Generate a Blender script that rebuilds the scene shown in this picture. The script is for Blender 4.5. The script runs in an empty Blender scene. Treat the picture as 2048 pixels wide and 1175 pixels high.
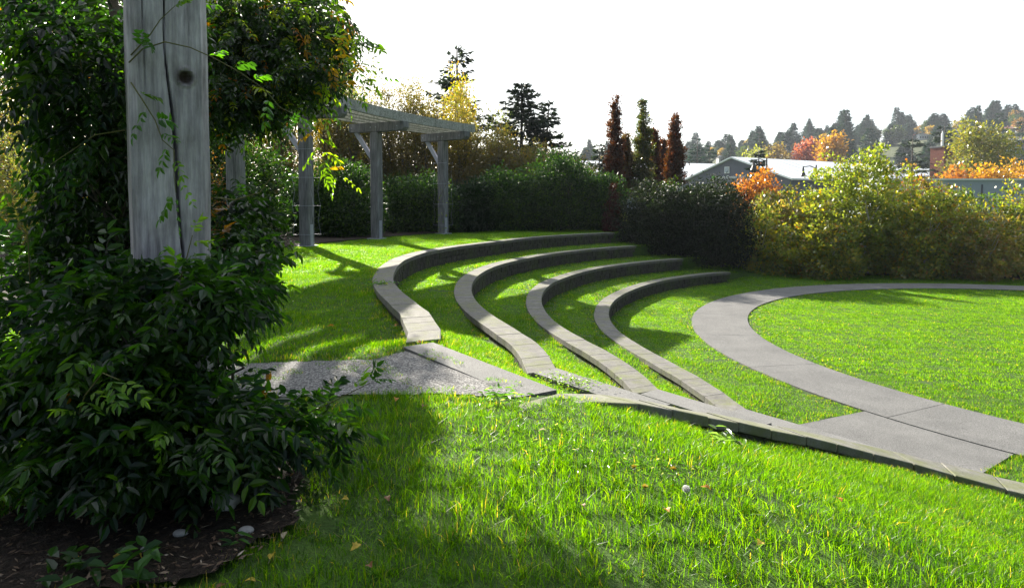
import bpy, math, random
import numpy as np
from mathutils import Vector, Matrix
R = math.radians
rng = np.random.default_rng(7)
random.seed(7)
sc = bpy.context.scene
COL = sc.collection

# ---------------------------------------------------------------- camera, world, sun, exposure
EYE = 1.25
F, YP, TH = 1300.0, 462.6, math.atan(1300 / 27000.0)
cam = bpy.data.objects.new('camera', bpy.data.cameras.new('camera'))
COL.objects.link(cam)
cam.location = (0, 0, EYE)
cam.rotation_euler = (R(90) - TH, 0, 0)
cam.data.sensor_width = 36
cam.data.lens = 36 * F / 2048
cam.data.shift_y = -(587.5 - YP) / 2048
cam.data.clip_start = 0.05
cam.data.clip_end = 5000
sc.camera = cam

SUN_AZ, SUN_EL = R(-27), R(26)            # azimuth from +Y, negative = to the left
sunv = Vector((math.sin(SUN_AZ) * math.cos(SUN_EL), math.cos(SUN_AZ) * math.cos(SUN_EL), math.sin(SUN_EL)))
w = bpy.data.worlds.new('World'); sc.world = w; w.use_nodes = True
nt = w.node_tree; nt.nodes.clear()
sky = nt.nodes.new('ShaderNodeTexSky'); sky.sky_type = 'NISHITA'; sky.sun_disc = False
sky.sun_elevation = SUN_EL; sky.sun_rotation = SUN_AZ
sky.dust_density = 1.5; sky.air_density = 1.0; sky.ozone_density = 1.0
bg = nt.nodes.new('ShaderNodeBackground'); bg.inputs[1].default_value = 0.028
wo = nt.nodes.new('ShaderNodeOutputWorld')
bg2 = nt.nodes.new('ShaderNodeBackground'); bg2.inputs[0].default_value = (.93, .97, 1.0, 1); 
tcw = nt.nodes.new('ShaderNodeTexCoord'); sxyz = nt.nodes.new('ShaderNodeSeparateXYZ'); nt.links.new(tcw.outputs['Generated'], sxyz.inputs[0])
hz = nt.nodes.new('ShaderNodeValToRGB'); nt.links.new(sxyz.outputs['Z'], hz.inputs[0])
for e_, (p_, v_) in zip([hz.color_ramp.elements[0], hz.color_ramp.elements[1]] + [hz.color_ramp.elements.new(.5) for _ in range(2)], ((0.0, .25), (1.0, .008), (.32, .225), (.5, .03))):
    e_.position = p_; e_.color = (v_, v_, v_, 1)
# the haze is brightest on the sun's side of the sky (forward scattering)
dt = nt.nodes.new('ShaderNodeVectorMath'); dt.operation = 'DOT_PRODUCT'; nt.links.new(tcw.outputs['Generated'], dt.inputs[0])
dt.inputs[1].default_value = (math.sin(SUN_AZ), math.cos(SUN_AZ), 0)
mr = nt.nodes.new('ShaderNodeMapRange'); mr.interpolation_type = 'SMOOTHSTEP'; nt.links.new(dt.outputs['Value'], mr.inputs[0])
for i_, v_ in ((1, -.25), (2, .35), (3, .12), (4, 1.0)): mr.inputs[i_].default_value = v_
mu = nt.nodes.new('ShaderNodeMath'); mu.operation = 'MULTIPLY'
nt.links.new(hz.outputs[0], mu.inputs[0]); nt.links.new(mr.outputs[0], mu.inputs[1]); nt.links.new(mu.outputs[0], bg2.inputs[1])   # bright high haze
ad = nt.nodes.new('ShaderNodeAddShader')
nt.links.new(sky.outputs[0], bg.inputs[0]); nt.links.new(bg.outputs[0], ad.inputs[0]); nt.links.new(bg2.outputs[0], ad.inputs[1]); nt.links.new(ad.outputs[0], wo.inputs[0])
sl = bpy.data.lights.new('sun', 'SUN'); sl.energy = 5.0; sl.angle = R(0.55); sl.color = (1.0, 0.93, 0.80)
so = bpy.data.objects.new('sun', sl); COL.objects.link(so)
so.rotation_euler = sunv.to_track_quat('Z', 'Y').to_euler()
sc.view_settings.view_transform = 'Standard'; sc.view_settings.look = 'None'
sc.view_settings.exposure = 1.85; sc.view_settings.gamma = 1.0
cy = sc.cycles
cy.use_denoising = True
cy.max_bounces = 6; cy.diffuse_bounces = 2; cy.glossy_bounces = 2; cy.transmission_bounces = 4; cy.volume_bounces = 0
cy.transparent_max_bounces = 8
cy.sample_clamp_indirect = 6

# ---------------------------------------------------------------- helpers
def at(px, py, D):
    u = (px - 1024) / F; v = -(py - YP) / F
    dy = math.cos(TH) + v * math.sin(TH); dz = -math.sin(TH) + v * math.cos(TH)
    t = D / dy
    return Vector((u * t, D, EYE + dz * t))

def mesh(name, V, faces, mat=None, parent=None, tint=None, smooth=False, mats=None, midx=None):
    """faces: list of int arrays, each (n,k)"""
    V = np.asarray(V, dtype=np.float32).reshape(-1, 3)
    faces = [np.asarray(f, dtype=np.int32) for f in faces if len(f)]
    tot = np.concatenate([np.full(len(f), f.shape[1], np.int32) for f in faces])
    loops = np.concatenate([f.ravel() for f in faces])
    me = bpy.data.meshes.new(name)
    me.vertices.add(len(V)); me.vertices.foreach_set('co', V.ravel())
    me.loops.add(len(loops)); me.loops.foreach_set('vertex_index', loops)
    me.polygons.add(len(tot))
    st = np.concatenate([[0], np.cumsum(tot)[:-1]]).astype(np.int32)
    me.polygons.foreach_set('loop_start', st)
    me.polygons.foreach_set('loop_total', tot)
    me.polygons.foreach_set('use_smooth', np.full(len(tot), bool(smooth)))
    if mats:
        for m in mats: me.materials.append(m)
        me.polygons.foreach_set('material_index', np.asarray(midx, dtype=np.int32))
    elif mat: me.materials.append(mat)
    me.update(calc_edges=True)
    if tint is not None:
        a = me.attributes.new('tint', 'FLOAT_COLOR', 'FACE')
        t = np.ones((len(tot), 4), np.float32); t[:, :3] = tint
        a.data.foreach_set('color', t.ravel())
    me.validate()
    o = bpy.data.objects.new(name, me); COL.objects.link(o)
    if parent: o.parent = parent
    return o

def tag(o, label=None, cat=None, group=None, kind=None):
    if label: o['label'] = label
    if cat: o['category'] = cat
    if group: o['group'] = group
    if kind: o['kind'] = kind
    return o

def thing(name, label, cat, loc=(0, 0, 0), rz=0, group=None):
    o = bpy.data.objects.new(name, None); COL.objects.link(o)
    o.location = loc; o.rotation_euler = (0, 0, rz); o.empty_display_size = .2
    return tag(o, label, cat, group)

def copy_thing(src, loc, rz=0, scl=1.0, label=None):
    c = src.copy(); COL.objects.link(c)
    c.location = loc; c.rotation_euler = (0, 0, rz)
    c.scale = (scl, scl, scl) if not isinstance(scl, tuple) else scl
    if label: c['label'] = label
    for ch in src.children:
        d = ch.copy(); COL.objects.link(d); d.parent = c
        for g in ch.children:
            e = g.copy(); COL.objects.link(e); e.parent = d
    return c

class MB:
    """collects boxes, tubes, quads into one mesh"""
    def __init__(s): s.V = []; s.F = {}; s.n = 0
    def add(s, V, faces):
        for f in faces:
            s.F.setdefault(len(f), []).append([i + s.n for i in f])
        s.V.extend([tuple(v) for v in V]); s.n += len(V); return s
    def hexa(s, c8):
        return s.add(c8, [(0, 3, 2, 1), (4, 5, 6, 7), (0, 1, 5, 4), (1, 2, 6, 5), (2, 3, 7, 6), (3, 0, 4, 7)])
    def box(s, c, size, M=None, ch=0.0):
        x, y, z = [d / 2 for d in size]
        if ch <= 0:
            P = [(-x, -y, -z), (x, -y, -z), (x, y, -z), (-x, y, -z), (-x, -y, z), (x, -y, z), (x, y, z), (-x, y, z)]
            P = [Vector(p) for p in P]
            if M is not None: P = [M @ p for p in P]
            return s.hexa([p + Vector(c) for p in P])
        # chamfered box (all edges): three nested rings
        ring = lambda a, b, z: [(-a, -y + (b), z), (-x + (x - a), -y, z)]
        P = []
        def oct_(dx, zz, ins):
            X, Y = x - ins, y - ins; q = ch
            return [(-X + q, -Y, zz), (X - q, -Y, zz), (X, -Y + q, zz), (X, Y - q, zz), (X - q, Y, zz), (-X + q, Y, zz), (-X, Y - q, zz), (-X, -Y + q, zz)]
        rings = [oct_(0, -z, ch), oct_(0, -z + ch, 0), oct_(0, z - ch, 0), oct_(0, z, ch)]
        V = [Vector(p) for r in rings for p in r]
        if M is not None: V = [M @ p for p in V]
        V = [p + Vector(c) for p in V]
        fs = [tuple(reversed(range(8))), tuple(range(24, 32))]
        for k in range(3):
            for i in range(8):
                j = (i + 1) % 8
                fs.append((k * 8 + i, k * 8 + j, (k + 1) * 8 + j, (k + 1) * 8 + i))
        return s.add(V, fs)
    def tube(s, pts, rad, n=7, cap=True):
        pts = [Vector(p) for p in pts]
        if not hasattr(rad, '__len__'): rad = [rad] * len(pts)
        V = []
        up = Vector((0.3, 0.1, 1)).normalized()
        for i, p in enumerate(pts):
            d = (pts[min(i + 1, len(pts) - 1)] - pts[max(i - 1, 0)]).normalized()
            a = d.cross(up)
            if a.length < 1e-3: a = d.cross(Vector((1, 0, 0)))
            a.normalize(); b = d.cross(a)
            for k in range(n):
                t = 2 * math.pi * k / n
                V.append(p + (a * math.cos(t) + b * math.sin(t)) * rad[i])
        fs = []
        for i in range(len(pts) - 1):
            for k in range(n):
                j = (k + 1) % n
                fs.append((i * n + k, i * n + j, (i + 1) * n + j, (i + 1) * n + k))
        if cap:
            fs.append(tuple(reversed(range(n)))); fs.append(tuple(range((len(pts) - 1) * n, len(pts) * n)))
        return s.add(V, fs)
    def build(s, name, mat, parent=None, smooth=False):
        return mesh(name, s.V, [np.array(f) for f in s.F.values()], mat, parent, smooth=smooth)

# ---------------------------------------------------------------- materials
def mat_base(name):
    m = bpy.data.materials.new(name); m.use_nodes = True
    n = m.node_tree; n.nodes.clear()
    out = n.nodes.new('ShaderNodeOutputMaterial')
    return m, n, out
def node(n, t, **kw):
    x = n.nodes.new(t)
    for k, v in kw.items(): setattr(x, k, v)
    return x
def ramp(n, fac, stops):
    r = n.nodes.new('ShaderNodeValToRGB')
    els = r.color_ramp.elements
    while len(els) < len(stops): els.new(0.5)
    for e, (p, c) in zip(els, stops):
        e.position = p; e.color = (*c, 1)
    n.links.new(fac, r.inputs[0]); return r.outputs[0]
def noise(n, scale, detail=4, rough=.6, vec=None, stretch=None):
    t = n.nodes.new('ShaderNodeTexNoise'); t.inputs['Scale'].default_value = scale
    t.inputs['Detail'].default_value = detail; t.inputs['Roughness'].default_value = rough
    if vec is None:
        g = n.nodes.new('ShaderNodeNewGeometry'); vec = g.outputs['Position']
    if stretch:
        mp = n.nodes.new('ShaderNodeMapping'); mp.inputs['Scale'].default_value = stretch
        n.links.new(vec, mp.inputs[0]); vec = mp.outputs[0]
    n.links.new(vec, t.inputs['Vector']); return t.outputs['Fac']
def mixc(n, f, a, b, mode='MIX'):
    x = n.nodes.new('ShaderNodeMix'); x.data_type = 'RGBA'; x.blend_type = mode
    for s, v in ((x.inputs[0], f), (x.inputs[6], a), (x.inputs[7], b)):
        if hasattr(v, 'is_output') or hasattr(v, 'links'): n.links.new(v, s)
        elif isinstance(v, (int, float)): s.default_value = v
        else: s.default_value = (*v, 1)
    return x.outputs[2]
def bump(n, h, strength=.5, dist=.02):
    b = n.nodes.new('ShaderNodeBump'); b.inputs['Strength'].default_value = strength; b.inputs['Distance'].default_value = dist
    n.links.new(h, b.inputs['Height']); return b.outputs[0]
def solid(name, stops, scale=6, rough=.8, bs=.4, bd=.01, fine=None, stretch=None, spec=.3, metal=0, objspace=False):
    m, n, out = mat_base(name)
    p = node(n, 'ShaderNodeBsdfPrincipled')
    vec = None
    if objspace: vec = node(n, 'ShaderNodeTexCoord').outputs['Object']
    f = noise(n, scale, 5, .65, vec=vec, stretch=stretch)
    c = ramp(n, f, stops)
    h = f
    if fine:
        f2 = noise(n, fine[0], 3, .7, vec=vec)
        c = mixc(n, fine[1], c, ramp(n, f2, [(.35, (.0, .0, .0)), (.5, (.5, .5, .5)), (.68, (1, 1, 1))]), 'OVERLAY')
        h = f2
    n.links.new(c, p.inputs['Base Color'])
    p.inputs['Roughness'].default_value = rough; p.inputs['Metallic'].default_value = metal
    p.inputs['Specular IOR Level'].default_value = spec
    if bs: n.links.new(bump(n, h, bs, bd), p.inputs['Normal'])
    n.links.new(p.outputs[0], out.inputs[0]); return m

def leaf_mat(name, trans=.45, rough=.45, spec=.35, warm=(1.35, 1.35, .35), gain=1.0):
    m, n, out = mat_base(name)
    a = node(n, 'ShaderNodeAttribute'); a.attribute_name = 'tint'
    p = node(n, 'ShaderNodeBsdfPrincipled')
    n.links.new(a.outputs['Color'], p.inputs['Base Color'])
    p.inputs['Roughness'].default_value = rough; p.inputs['Specular IOR Level'].default_value = spec
    t = node(n, 'ShaderNodeBsdfTranslucent')
    n.links.new(mixc(n, 1.0, a.outputs['Color'], tuple(w_ * 2.2 * gain for w_ in warm), 'MULTIPLY'), t.inputs[0])
    mx = node(n, 'ShaderNodeMixShader'); mx.inputs[0].default_value = trans
    n.links.new(p.outputs[0], mx.inputs[1]); n.links.new(t.outputs[0], mx.inputs[2])
    n.links.new(mx.outputs[0], out.inputs[0]); return m

M = {}
M['vine'] = leaf_mat('vine_leaf', .45, .33, .45, (1.5, 1.8, .3))
M['leaf'] = leaf_mat('broad_leaf', .42, .33, .6, (1.2, 1.3, .35))
M['dull'] = leaf_mat('evergreen_leaf', .22, .5, .25, (1.1, 1.3, .4))
M['needle'] = leaf_mat('needle', .1, .6, .2)
M['bark'] = solid('bark', [(.3, (.05, .04, .03)), (.7, (.14, .12, .10))], 20, .9, .6, .02)
M['palebark'] = solid('pale_bark', [(.3, (.25, .23, .2)), (.7, (.5, .48, .44))], 9, .8, .3, .01)
M['stem'] = solid('green_stem', [(.3, (.08, .09, .02)), (.7, (.14, .12, .04))], 30, .6, .2, .005)
M['soil'] = solid('turf_soil', [(.3, (.02, .045, .005)), (.55, (.04, .085, .008)), (.75, (.06, .10, .012))], 5, .95, .6, .02, fine=(90, .4))
M['concrete'] = solid('aggregate_concrete', [(.3, (.094, .093, .092)), (.7, (.136, .134, .131))], 1.7, .85, .5, .004, fine=(110, .6))
M['kerb'] = solid('aggregate_strip', [(.3, (.12, .12, .118)), (.7, (.17, .167, .162))], 2.5, .85, .6, .005, fine=(150, .6))
M['mulch'] = solid('mulch', [(.3, (.012, .009, .006)), (.6, (.04, .027, .018)), (.75, (.10, .07, .05))], 34, .95, 1.0, .03, fine=(120, .5))
M['gravel'] = solid('gravel', [(.38, (.07, .07, .072)), (.5, (.20, .195, .19)), (.62, (.36, .35, .34))], 60, .9, 1.0, .012, fine=(150, .7))
M['metal'] = solid('galvanised_and_skylit_wood', [(.3, (.30, .31, .38)), (.7, (.40, .41, .48))], 12, .5, .1, .002, spec=.5)
M['brick'] = solid('brick', [(.3, (.13, .045, .035)), (.7, (.2, .07, .05))], 3, .9, .3, .02, fine=(14, .4))
M['roof'] = solid('white_roof', [(.3, (.66, .68, .70)), (.7, (.78, .8, .82))], .15, .45, 0, 0, stretch=(1, 1, 1), spec=.5)
M['slate'] = solid('slate_siding', [(.3, (.085, .09, .125)), (.7, (.11, .115, .15))], .4, .7, 0, 0)
M['bluegrey'] = solid('bluegrey_wall', [(.3, (.33, .37, .44)), (.7, (.38, .42, .49))], .4, .7, 0, 0)
M['white'] = solid('white_paint', [(.3, (.7, .7, .7)), (.7, (.8, .8, .8))], 2, .6, 0, 0)
M['darkroof'] = solid('dark_roof', [(.3, (.07, .07, .08)), (.7, (.13, .13, .14))], 2, .7, 0, 0)
M['redroof'] = solid('red_roof', [(.3, (.28, .12, .08)), (.7, (.36, .17, .11))], 2, .8, 0, 0)
M['cream'] = solid('cream_wall', [(.3, (.45, .42, .36)), (.7, (.55, .52, .46))], 2, .8, 0, 0)
M['glass'] = solid('window_glass', [(.3, (.06, .08, .1)), (.7, (.1, .12, .15))], 2, .15, 0, 0, spec=.8)
M['black'] = solid('black_paint', [(.3, (.02, .02, .022)), (.7, (.04, .04, .04))], 5, .4, 0, 0)
M['stone'] = solid('stone', [(.3, (.22, .21, .21)), (.7, (.4, .39, .38))], 25, .8, .4, .01)
M['hill'] = solid('hill_ground', [(.3, (.03, .045, .015)), (.6, (.06, .07, .025)), (.75, (.1, .09, .045))], .03, .95, 0, 0)

def wood_mat(name, stops, stretch=(60, 60, 2.2), bs=.5):
    m, n, out = mat_base(name)
    p = node(n, 'ShaderNodeBsdfPrincipled')
    tc = node(n, 'ShaderNodeTexCoord').outputs['Object']
    f = noise(n, 1.0, 6, .7, vec=tc, stretch=stretch)
    f2 = noise(n, 1.0, 3, .6, vec=tc, stretch=(5, 5, 1.3))
    c = ramp(n, f, stops)
    c = mixc(n, .55, c, ramp(n, f2, [(.3, (.22, .24, .22)), (.5, (.5, .5, .5)), (.7, (.68, .68, .72))]), 'OVERLAY')
    n.links.new(c, p.inputs['Base Color']); p.inputs['Roughness'].default_value = .85
    p.inputs['Specular IOR Level'].default_value = .2
    n.links.new(bump(n, f, bs, .004), p.inputs['Normal'])
    n.links.new(p.outputs[0], out.inputs[0]); return m
M['wood'] = wood_mat('weathered_wood', [(.33, (.06, .06, .065)), (.5, (.17, .17, .18)), (.68, (.29, .29, .30))])
M['plank'] = wood_mat('weathered_plank', [(.3, (.14, .145, .13)), (.5, (.33, .335, .31)), (.7, (.48, .48, .46))], (14, 14, 30), .4)
M['darkwood'] = wood_mat('dark_brown_wood', [(.3, (.03, .025, .02)), (.7, (.09, .07, .05))], (20, 20, 20))  # dark brown timber of the low brace and rail

def block_mat():
    m, n, out = mat_base('split_block')
    p = node(n, 'ShaderNodeBsdfPrincipled')
    f = noise(n, 14, 6, .7); f2 = noise(n, 1.8, 4, .6); f3 = noise(n, 90, 2, .6)
    c = ramp(n, f, [(.3, (.03, .027, .024)), (.55, (.07, .063, .055)), (.75, (.12, .11, .10))])
    c = mixc(n, ramp(n, f2, [(.45, (0, 0, 0)), (.66, (.55, .55, .55))]), c, (.075, .10, .03))
    n.links.new(c, p.inputs['Base Color']); p.inputs['Roughness'].default_value = .95
    p.inputs['Specular IOR Level'].default_value = .15
    n.links.new(bump(n, f, 1.0, .03), p.inputs['Normal'])
    n.links.new(p.outputs[0], out.inputs[0]); return m
M['block'] = block_mat()
def cap_mat(name, moss, gain=1.0):
    m, n, out = mat_base(name)
    p = node(n, 'ShaderNodeBsdfPrincipled')
    f = noise(n, 9, 6, .7); f2 = noise(n, 3.5, 5, .7); f3 = noise(n, 160, 2, .6)
    g = node(n, 'ShaderNodeAttribute'); g.attribute_name = 'tint'
    c = ramp(n, f, [(p_, tuple(v * gain for v in c_)) for p_, c_ in [(.3, (.10, .097, .093)), (.55, (.15, .144, .136)), (.75, (.195, .187, .176))]])
    c = mixc(n, .7, c, g.outputs['Color'], 'MULTIPLY')
    c = mixc(n, .35, c, ramp(n, f3, [(.35, (0, 0, 0)), (.65, (1, 1, 1))]), 'OVERLAY')
    c = mixc(n, ramp(n, f2, [(.5 - .13 * moss, (0, 0, 0)), (.74 - .12 * moss, (.75, .75, .75))]), c, (.13, .145, .05))
    n.links.new(c, p.inputs['Base Color']); p.inputs['Roughness'].default_value = .85
    p.inputs['Specular IOR Level'].default_value = .25
    n.links.new(bump(n, f3, .5, .004), p.inputs['Normal'])
    n.links.new(p.outputs[0], out.inputs[0]); return m
M['cap'] = cap_mat('cap_stone', .35)
M['mosscap'] = cap_mat('mossy_cap_stone', .9, 1.35)

# ---------------------------------------------------------------- terrain function
C = np.array([13.4, 12.7])
ZK = [0.0, -.42, -.84, -1.26]; ZL = -1.62
ZS = ZK + [ZL]
RA = [([120, 135, 143, 154, 164, 170, 177, 184, 190, 197, 201, 204.5, 206.2], [15.5, 15.58, 15.6, 15.45, 15.66, 15.73, 15.67, 15.54, 15.48, 15.36, 15.35, 15.5, 15.66]),
      ([120, 137, 146, 155, 164, 172, 180, 187, 192, 197, 201, 203.5, 206.2], [14.1, 14.2, 14.27, 14.28, 14.32, 14.27, 14.2, 14.15, 14.1, 14.05, 14.07, 14.2, 14.45]),
      ([120, 134, 145, 156, 164, 172, 180, 188, 193, 197, 200, 203, 206.2], [12.7, 12.82, 12.93, 12.9, 12.91, 12.85, 12.8, 12.76, 12.69, 12.66, 12.71, 12.85, 13.12]),
      ([115, 126, 138, 151, 162, 170, 176, 182, 187, 193, 198, 202, 206.2], [11.4, 11.52, 11.5, 11.4, 11.39, 11.38, 11.38, 11.36, 11.3, 11.26, 11.31, 11.48, 11.78])]
A0 = [127.5, 128.8, 124.9, 120.3]; A1 = [206.0, 206.0, 205.4, 205.2]
def Rk(k, a): return np.interp(a, RA[k][0], RA[k][1])
WT = .30
CHEEK = np.array([(.0, 3.93, -.015), (.12, 4.07, -.02), (.30, 4.27, -.04), (.45, 4.43, -.075), (.84, 4.85, -.24), (1.24, 5.18, -.42), (1.73, 5.61, -.62), (2.24, 5.90, -.80), (2.82, 6.22, -1.0),
                  (3.41, 6.39, -1.18), (4.01, 6.46, -1.33), (4.53, 6.35, -1.43), (4.9, 6.23, -1.50), (5.5, 5.95, -1.55), (6.3, 5.5, -1.6), (7.4, 4.7, -1.62)])
def sstep(a, b, x):
    t = np.clip((x - a) / (b - a), 0, 1); return t * t * (3 - 2 * t)
def cheek_side(x, y):
    """>0 = terrace side of the far edge (distance, roughly), <0 camera side; uses y difference against the wall line"""
    yc = np.interp(x, CHEEK[:, 0], CHEEK[:, 1], left=-99)
    # left of the wall start: extend the line back along its first direction
    yl = CHEEK[0, 1] + (x - CHEEK[0, 0]) * 0.1
    yc = np.where(x < CHEEK[0, 0], yl, yc)
    yc = np.where(x > CHEEK[-1, 0], CHEEK[-1, 1] - (x - CHEEK[-1, 0]) * .6, yc)
    return y - yc
def znear(x, y):
    s = x * .85 + (y - 4.1) * .5
    z = np.interp(s, [-1.6, -.4, .2, 1.09, 2.2, 3.46, 4.58, 5.2, 6.2, 9], [0, 0, -.0, -.20, -.62, -1.0, -1.33, -1.5, -1.6, -1.62])
    off = .11 * sstep(.3, 1.3, s)
    return z - off
def zterr(x, y):
    x = np.asarray(x, float); y = np.asarray(y, float)
    dx, dy = x - C[0], y - C[1]
    r = np.hypot(dx, dy); a = np.degrees(np.arctan2(dy, dx)) % 360
    # terrace / step profile
    mixend = np.maximum(sstep(192, 206, a), 1 - sstep(112, 124, a))
    dip = .13 * sstep(188, 198, a) * (1 - sstep(203.5, 206.5, a))
    near_ = sstep(203, 206.5, a)
    z = np.zeros_like(r)
    z = np.where(r > 0, 0.0, 0.0)
    zout = -dip * sstep(17.2, 15.9, r)
    zt = np.full_like(r, ZL)
    R_ = [Rk(k, a) for k in range(4)]
    # inside the last wall
    lawn = ZL + .0 * r
    lawn = np.where(r > 9.5, ZL + mixend * np.clip((r - np.interp(a, [198, 204.5], [9.6, 10.95])) / (R_[3] - np.interp(a, [198, 204.5], [9.6, 10.95])), 0, 1) * (ZK[3] - .12 - ZL + .09 * near_), lawn)
    zt = np.where(r < R_[3] + .15, lawn, zt)
    for k in (2, 1, 0):
        t = np.clip((r - (R_[k + 1] + WT)) / np.maximum(R_[k] - (R_[k + 1] + WT), .2), 0, 1)
        lo = ZK[k + 1] - .03 - dip * (1 - t)
        hi = ZK[k] - .12 + .09 * near_
        flat = lo + .05 * t
        rampz = lo + (hi - lo) * t
        zz = flat * (1 - mixend) + rampz * mixend
        zt = np.where((r >= R_[k + 1] + .15) & (r < R_[k] + .15), zz, zt)
    zt = np.where(r >= R_[0] + .15, -.02 * sstep(19, 16, r) + zout, zt)
    # falling away behind the hedges
    back = sstep(26, 60, r) * -3.2
    zt = zt + back
    # far right bank: r>11.5 at a<112 is level with the lawn
    far = 1 - sstep(100, 122, a)
    far = np.where(a > 300, 1, far)
    zt = zt * (1 - far) + np.minimum(zt, ZL + back) * far
    zt = np.where(a > 213, np.where(r < 17, np.minimum(zt, np.maximum(znear(x, y), ZL)), zt), zt)
    side = cheek_side(x, y)
    zn = znear(x, y)
    z = np.where(side > -.14, zt, zn)
    und = .02 * np.sin(x * 1.7 + y * .8) * np.sin(y * 1.3 - x * .4)
    return z + und * sstep(15.9, 17.5, r) * np.where(r < 24, 1, 0)

TUR = {}
def in_path(x, y, m=0.0):
    r = np.hypot(x - C[0], y - C[1]); a = np.degrees(np.arctan2(y - C[1], x - C[0])) % 360
    p = (r > 8.23 - m) & (r < 9.5 + m) & (a > 40) & (a < 262)
    pl = (r >= 9.4) & (r < 11.4) & (a > 205.0 - m * 5) & (a < 215.4 + m * 5) & (cheek_side(x, y) > -.1)
    return p | pl
NV = np.array([.8, .6]); DV = np.array([.6, -.8])
SN = [2.82, 4.17, 5.53, 6.85]; SW = .29
SEND = [(-.69, 5.62), (.44, 6.36), (1.61, 7.07), (2.77, 7.72)]
def in_strip(x, y, m=0.0):
    n_ = x * .8 + y * .6; d_ = x * .6 - y * .8
    res = np.zeros(np.shape(x), bool)
    for k in range(4):
        d0 = SEND[k][0] * .6 - SEND[k][1] * .8
        res |= (n_ > SN[k] - SW - m) & (n_ < SN[k] + m) & (d_ > d0 - m) & (cheek_side(x, y) > -.15)
    return res
def in_wall(x, y, m=0.0):
    r = np.hypot(x - C[0], y - C[1]); a = np.degrees(np.arctan2(y - C[1], x - C[0])) % 360
    res = np.zeros(np.shape(x), bool)
    for k in range(4):
        res |= (r > Rk(k, a) - m) & (r < Rk(k, a) + WT + m) & (a > A0[k]) & (a < A1[k])
    s = cheek_side(x, y)
    wd_ = np.interp(x, [.2, .5, 1.3, 2.5], [.10, .2, .42, .37])
    res |= (s > -wd_ - m) & (s < .02 + m) & (x > .2) & (x < 7.4)
    return res
GT = np.array([(-9, 5.3), (-4, 5.0), (-2.0, 4.92), (-1.1, 5.1), (-.82, 5.5), (-.6, 5.25), (.2, 4.2)])
GB = np.array([(-9, 3.7), (-4, 3.85), (-2.2, 4.0), (-1.2, 4.16), (-.5, 4.2), (.2, 4.1)])
def in_gravel(x, y, m=0.0):
    return (x > -9) & (x < .05) & (y < np.interp(x, GT[:, 0], GT[:, 1]) + m) & (y > np.interp(x, GB[:, 0], GB[:, 1]) - m)
def in_mulch(x, y, m=0.0):
    e = ((x + 1.42) / (.55 + m)) ** 2 + ((y - 2.55) / (.62 + m)) ** 2 < 1
    r = np.hypot(x - C[0], y - C[1]); a = np.degrees(np.arctan2(y - C[1], x - C[0])) % 360
    edge = np.where(a > 127, 19.75 + .12 * np.sin(a * .9), np.interp(a, [60, 100, 108, 118, 127], [11.6, 12.2, 14.2, 17.2, 19.4]))
    edge = np.where(a > 198, 21.5, edge)
    return e | ((r > edge - m) & (a > 20) & (a < 230) & (y > 3))

# ---------------------------------------------------------------- ground sheet
rr = [0]
rr += list(np.linspace(.8, 8.0, 10)) + [8.2, 8.6, 9.1, 9.5, 9.8]
for lo, hi in ((10.0, 16.5),): rr += list(np.arange(lo, hi, .06))
rr += list(np.arange(16.5, 21.5, .22)) + [22, 23, 24, 26, 28, 31, 35, 40, 46, 54, 65, 80, 110, 160, 240, 400, 700, 1200, 2400]
rr = np.array(rr)
aa = np.concatenate([np.arange(0, 100, 3), np.arange(100, 200, .75), np.arange(200, 240, .35), np.arange(240, 360, 3)])
Rg, Ag = np.meshgrid(rr, np.radians(aa), indexing='ij')
X = C[0] + Rg * np.cos(Ag); Y = C[1] + Rg * np.sin(Ag)
Z = zterr(X, Y)
nr, na = X.shape
idx = np.arange(nr * na).reshape(nr, na)
q = np.stack([idx[:-1, :], idx[1:, :], np.roll(idx, -1, 1)[1:, :], np.roll(idx, -1, 1)[:-1, :]], -1).reshape(-1, 4)
g = mesh('ground', np.stack([X, Y, Z], -1).reshape(-1, 3), [q], M['soil'], smooth=False)
tag(g, kind='structure')

def drape(name, mask, x0, x1, y0, y1, step, mat, lift, kind='structure', smooth=True):
    xs = np.arange(x0, x1, step); ys = np.arange(y0, y1, step)
    XX, YY = np.meshgrid(xs, ys, indexing='ij')
    ZZ = zterr(XX, YY) + lift
    id_ = np.arange(XX.size).reshape(XX.shape)
    cx_ = (XX[:-1, :-1] + XX[1:, 1:]) / 2; cy_ = (YY[:-1, :-1] + YY[1:, 1:]) / 2
    ok = mask(cx_, cy_)
    f = np.stack([id_[:-1, :-1], id_[1:, :-1], id_[1:, 1:], id_[:-1, 1:]], -1)[ok]
    V = np.stack([XX, YY, ZZ], -1).reshape(-1, 3)
    used = np.unique(f); remap = np.zeros(len(V), np.int32); remap[used] = np.arange(len(used))
    V = V[used]
    V[:, 2] += rng.normal(0, lift * .12, len(V))
    return tag(mesh(name, V, [remap[f]], mat, smooth=smooth), kind=kind)
drape('gravel_path', lambda x, y: in_gravel(x, y), -9, .3, 3.4, 5.8, .03, M['gravel'], .008)
drape('mulch_bed', lambda x, y: in_mulch(x, y) & ~((x > -3) & (y < 4)), -11.5, 34, .5, 48, .18, M['mulch'], .035)
drape('mulch_bed', lambda x, y: in_mulch(x, y, .05 * np.sin(x * 9 + y * 5) * np.sin(y * 11 - x * 4)) & (x > -3) & (y < 4), -3, 0, 1, 4, .025, M['mulch'], .03)

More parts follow.
